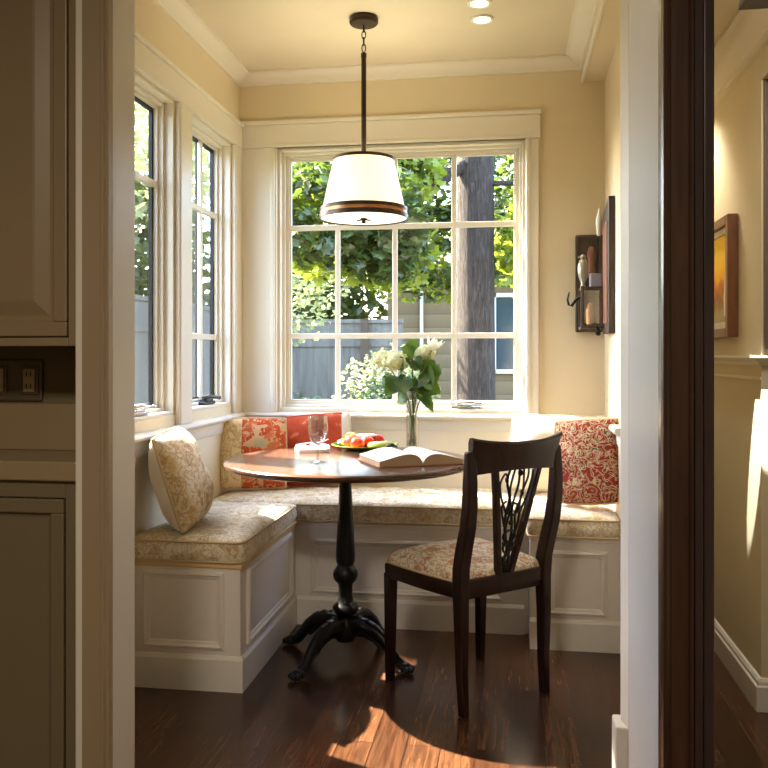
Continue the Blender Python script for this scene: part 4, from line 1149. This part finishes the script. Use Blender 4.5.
# sun rays that must reach the room stay clear of leaves
SUN = Vector((-.86, .38, 1)).normalized()
GAPS = []
def gap(p, r): GAPS.append((Vector(p), r))
def keep_gaps(p):
    for g, r in GAPS:
        d = p-g; l = d.dot(SUN)
        if l > 0 and (d-SUN*l).length < r: return False
    return True
def tree(lab, trunk, r0, r1, branches, groups, bark='bark', cat='tree', name='leafy_tree'):
    t = thing(name, lab, cat, trunk[0])
    if trunk and r0:
        b = BM(); n = len(trunk); tube(b, trunk, [r0+(r1-r0)*i/(n-1) for i in range(n)], 20); obj('trunk', b, M[bark], t, smooth=70)
    for pts, a, c in branches:
        b = BM(); n = len(pts); tube(b, pts, [a+(c-a)*i/(n-1) for i in range(n)], 8); obj('branch', b, M[bark], t, smooth=70)
    for blobs, count, size, m, seed in groups:
        b = BM(); crown(b, blobs, count, size, seed, keep_gaps)
        obj('foliage', b, M[m], t, flip=False)
    return t
for p in ((-.42, 2.75, 0), (-.36, 2.55, 0), (-.28, 2.45, 0)): gap(p, .42)
gap((-.95, 3.38, TZ), .32)
for p in ((.25, 4.05, .85), (.2, 3.8, .56), (.4, 4.0, .9), (.0, 3.9, .56)): gap(p, .6)

G = -.35
tree('big thick-trunked tree close outside the back window', [(-.285, 7.5, G), (-.292, 7.5, .8), (-.30, 7.5, 2.0), (-.30, 7.52, 4.2), (-.28, 7.55, 6.5)], .172, .155,
     [([(-.30, 7.5, 2.95), (-.55, 7.3, 2.72), (-.80, 7.0, 2.56), (-1.2, 6.6, 2.42)], .065, .03), ([(-.45, 7.38, 2.80), (-.75, 7.1, 2.72), (-1.2, 6.7, 2.62)], .04, .015), ([(-.62, 7.2, 2.64), (-.70, 7.0, 2.35), (-.80, 6.8, 2.1)], .018, .008),
      ([(-.28, 7.5, 2.70), (0, 7.4, 2.68), (.4, 7.3, 2.66)], .03, .012)],
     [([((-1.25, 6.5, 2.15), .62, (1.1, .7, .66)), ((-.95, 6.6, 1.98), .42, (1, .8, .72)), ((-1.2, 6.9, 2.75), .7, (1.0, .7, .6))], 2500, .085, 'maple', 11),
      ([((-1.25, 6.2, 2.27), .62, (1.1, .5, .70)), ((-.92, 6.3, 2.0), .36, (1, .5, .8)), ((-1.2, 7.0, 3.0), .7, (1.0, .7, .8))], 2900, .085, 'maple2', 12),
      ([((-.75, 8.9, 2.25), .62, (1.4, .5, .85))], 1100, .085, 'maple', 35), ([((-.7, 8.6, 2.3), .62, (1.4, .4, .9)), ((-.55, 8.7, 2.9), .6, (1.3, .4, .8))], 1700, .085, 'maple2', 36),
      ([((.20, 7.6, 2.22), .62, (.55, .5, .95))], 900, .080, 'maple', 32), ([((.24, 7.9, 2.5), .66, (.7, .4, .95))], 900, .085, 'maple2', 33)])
tree('pale sunlit tree at the left of the back window', [(-2.85, 9.3, G), (-2.82, 9.35, 1.5), (-2.6, 9.4, 3.2)], .09, .05, [],
     [([((-2.2, 9.0, 2.2), .75, (.8, .7, 1.0)), ((-2.1, 9.1, 3.1), .8, (1, .7, .8)), ((-2.4, 9.3, 1.75), .5, (1, .7, .9))], 1500, .07, 'pale', 13),
      ([((-1.95, 8.4, 2.6), .7, (.6, .6, 1.0))], 550, .075, 'maple', 14)])
tree('dark trees standing behind the grey fence', [(-3.0, 13.3, G), (-3.0, 13.3, 1.5), (-3.0, 13.3, 2.6)], .10, .1, [],
     [([((-3.4, 13, 2.0), 1.2, (1, .6, .7)), ((-2.75, 13.2, 2.0), .9, (1, .6, .9))], 1700, .16, 'maple2', 15)])
tree('tall tree beyond the side fence at the left', [(-5.6, 11.0, G), (-5.6, 11.0, 2), (-5.5, 11.0, 4)], .16, .1, [],
     [([((-5.3, 11.0, 2.7), 1.2, (1.1, 1, .8)), ((-5.6, 12.4, 2.6), 1.3, (.8, 1, 1)), ((-5.0, 11.5, 1.9), 1.0, (1, 1, .7))], 2600, .16, 'maple2', 16),
      ([((-5.0, 10.6, 3.8), 1.2, (1.2, 1, .8)), ((-5.8, 12.2, 4.4), 1.5, (1.2, 1, .8))], 2200, .15, 'pale', 17)])
# unseen tree added so its canopy blocks and dapples the sun before it reaches the left windows
tree('broad tree added unseen left of the house to block sun', [(-5.6, 5.6, G), (-5.6, 5.6, 2.5), (-5.4, 5.5, 4.5)], .16, .09, [],
     [([((-4.6, 5.0, 4.3), 1.4, (1, 1, .7)), ((-5.0, 4.5, 5.2), 1.6, (1, 1.2, .7)), ((-3.9, 4.9, 3.9), .9, (1, 1, .7))], 2600, .26, 'maple2', 18)])
# round shrub
t = thing('round_shrub', 'round clipped shrub in front of the grey fence', 'shrub', (-1.12, 8.0, G))
b = BM(); rnd = random.Random(4)
for k in range(6): tube(b, [(-1.12, 8, G), (-1.12+rnd.uniform(-.2, .2), 8+rnd.uniform(-.2, .2), .5)], [.02, .008], 6)
obj('stem', b, M['bark'], t)
b = BM(); crown(b, [((-1.06, 7.72, .56), .46, (.95, .7, 1.05))], 3400, .042, 21, None); obj('foliage', b, M['boxwood'], t, flip=False)
b = BM(); crown(b, [((-1.26, 8.10, .74), .50, (.9, .7, 1.05)), ((-1.06, 8.15, .92), .42, (1, .9, .95))], 1500, .042, 22, None); obj('sunlit_growth', b, M['pale'], t, flip=False)  # shrub's sunlit outer leaves, light put into the paler colour
t = thing('low_shrub', 'low bluish plant at the foot of the grey fence', 'shrub', (-2.25, 8.8, G))
b = BM(); crown(b, [((-2.25, 8.8, .42), .36, (1.2, .8, 1.1))], 500, .08, 23, None); obj('foliage', b, M['boxwood'], t, flip=False)
t = thing('low_shrub', 'pale low plant at the foot of the big tree', 'shrub', (-.40, 8.6, G))
b = BM(); crown(b, [((-.40, 8.6, .45), .34, (1.1, .7, 1.1))], 900, .05, 24, None); obj('foliage', b, M['pale'], t, flip=False)
# neighbouring house
HY = 12.5
t = thing('neighbour_house', 'brown sided house with white framed windows behind the big tree', 'house', (1.5, HY+1.5, G))
b = BM(); box(b, -1.80, 6, HY, HY+4, .55, 2.45); obj('house_wall', b, M['siding'], t)
b = BM(); box(b, -1.85, 6.05, HY-.05, HY+4.05, G, .55); obj('house_base', b, M['brickw'], t)
b = BM(); A = [b.verts.new(p) for p in ((-2.2, HY-.5, 2.40), (6.2, HY-.5, 2.40), (6.2, HY+2, 3.5), (-2.2, HY+2, 3.5))]; B_ = [b.verts.new((v.co.x, v.co.y, v.co.z+.1)) for v in A]
skin(b, A, B_); b.faces.new(A[::-1]); b.faces.new(B_); obj('house_roof', b, M['roof'], t)
b = BM(); box(b, -1.31, -1.265, HY-.06, HY, .55, 2.4); obj('corner_board', b, M['hwhite'], t)
for x0, x1, z0, z1 in ((-.26, .75, .93, 2.1), (1.5, 2.4, .93, 2.1)):
    b = BM(); w = .06
    box(b, x0, x0+w, HY-.05, HY-.001, z0, z1); box(b, x1-w, x1, HY-.05, HY-.001, z0, z1); box(b, x0, x1, HY-.05, HY-.001, z0, z0+w); box(b, x0, x1, HY-.05, HY-.001, z1-w, z1); box(b, (x0+x1)/2-.02, (x0+x1)/2+.02, HY-.05, HY-.001, z0, z1)
    f = obj('house_window', b, M['hwhite'], t)
    b = BM(); box(b, x0+w, x1-w, HY-.02, HY-.001, z0+w, z1-w); o = obj('house_pane', b, M['hglass'], None); o.data.transform(Matrix.Translation(-Vector(t.location))); o.parent = f

# ------------------------------------------------------------------ light
W = bpy.data.worlds.new('World'); SC.world = W; W.use_nodes = True
N, L = W.node_tree.nodes, W.node_tree.links
bg = N['Background']; sky = N.new('ShaderNodeTexSky')
sky.sky_type = 'NISHITA'; sky.sun_disc = False; sky.sun_elevation = R(44); sky.sun_rotation = R(-65); sky.air_density = 1; sky.dust_density = 2.5
L.new(sky.outputs[0], bg.inputs['Color']); bg.inputs['Strength'].default_value = 3.0
def lamp(nm, typ, loc, energy, color=(1, 1, 1), **k):
    d = bpy.data.lights.new(nm, typ); d.energy = energy; d.color = color
    for a, v in k.items(): setattr(d, a, v)
    o = bpy.data.objects.new(nm, d); C.objects.link(o); o.location = loc; return o
s = lamp('sun', 'SUN', (-8, 8, 9), 66.0, (1, .87, .66), angle=R(.6)); s.rotation_euler = SUN.to_track_quat('Z', 'Y').to_euler()
# room lamps and added lights
o = lamp('pendant_bulb', 'AREA', (PX, PY, 1.98), 3.0, (1, .86, .64), shape='DISK', size=.22); o.rotation_euler = (PI, 0, 0)
for x, y in ((-.118, 3.64), (-.123, 3.47), (-.123, 3.0)):
    o = lamp('recessed_spot', 'SPOT', (x, y, CEIL-.02), 9, (1, .89, .70), spot_size=R(110), spot_blend=.8, shadow_soft_size=.03)
o = lamp('added_kitchen_fill', 'AREA', (-.5, -.5, 2.6), 52, (1, .86, .67), shape='DISK', size=.5)  # unseen fill lamp added behind the camera to lift the bench fronts
o = lamp('hall_downlight', 'SPOT', (.66, 3.72, 2.29), 30, (1, .92, .76), spot_size=R(110), spot_blend=.8, shadow_soft_size=.05)
o = lamp('hall_ceiling_lamp', 'AREA', (.66, 2.30, 2.31), 8, (1, .93, .80), shape='DISK', size=.2)
o = lamp('added_streak_spot', 'SPOT', (.60, 2.72, 2.2), 1100, (1, .96, .88), spot_size=R(6), spot_blend=.2, shadow_soft_size=.004)  # added narrow spot standing in for sunlight, makes the wall streak
o.rotation_euler = (Vector((.60, 2.72, 2.2))-Vector((.84, 3.06, .97))).to_track_quat('Z', 'Y').to_euler()

# ------------------------------------------------------------------ camera
th = math.atan2(126, 850)
cam = bpy.data.cameras.new('camera'); co = bpy.data.objects.new('camera', cam); C.objects.link(co)
co.location = (0, 0, 1.2); co.rotation_euler = (R(90), 0, th)
cam.sensor_width = 36; cam.lens = 36*850/768; cam.shift_y = -29/768; cam.clip_start = .05
SC.camera = co
SC.view_settings.view_transform = 'Standard'; SC.view_settings.look = 'None'; SC.view_settings.exposure = .08; SC.view_settings.gamma = 1
SC.cycles.max_bounces = 10; SC.cycles.diffuse_bounces = 5; SC.cycles.transparent_max_bounces = 24
SC.cycles.use_adaptive_sampling = False; SC.cycles.sample_clamp_indirect = 3; SC.cycles.caustics_reflective = False; SC.cycles.caustics_refractive = False
SC.cycles.use_denoising = True
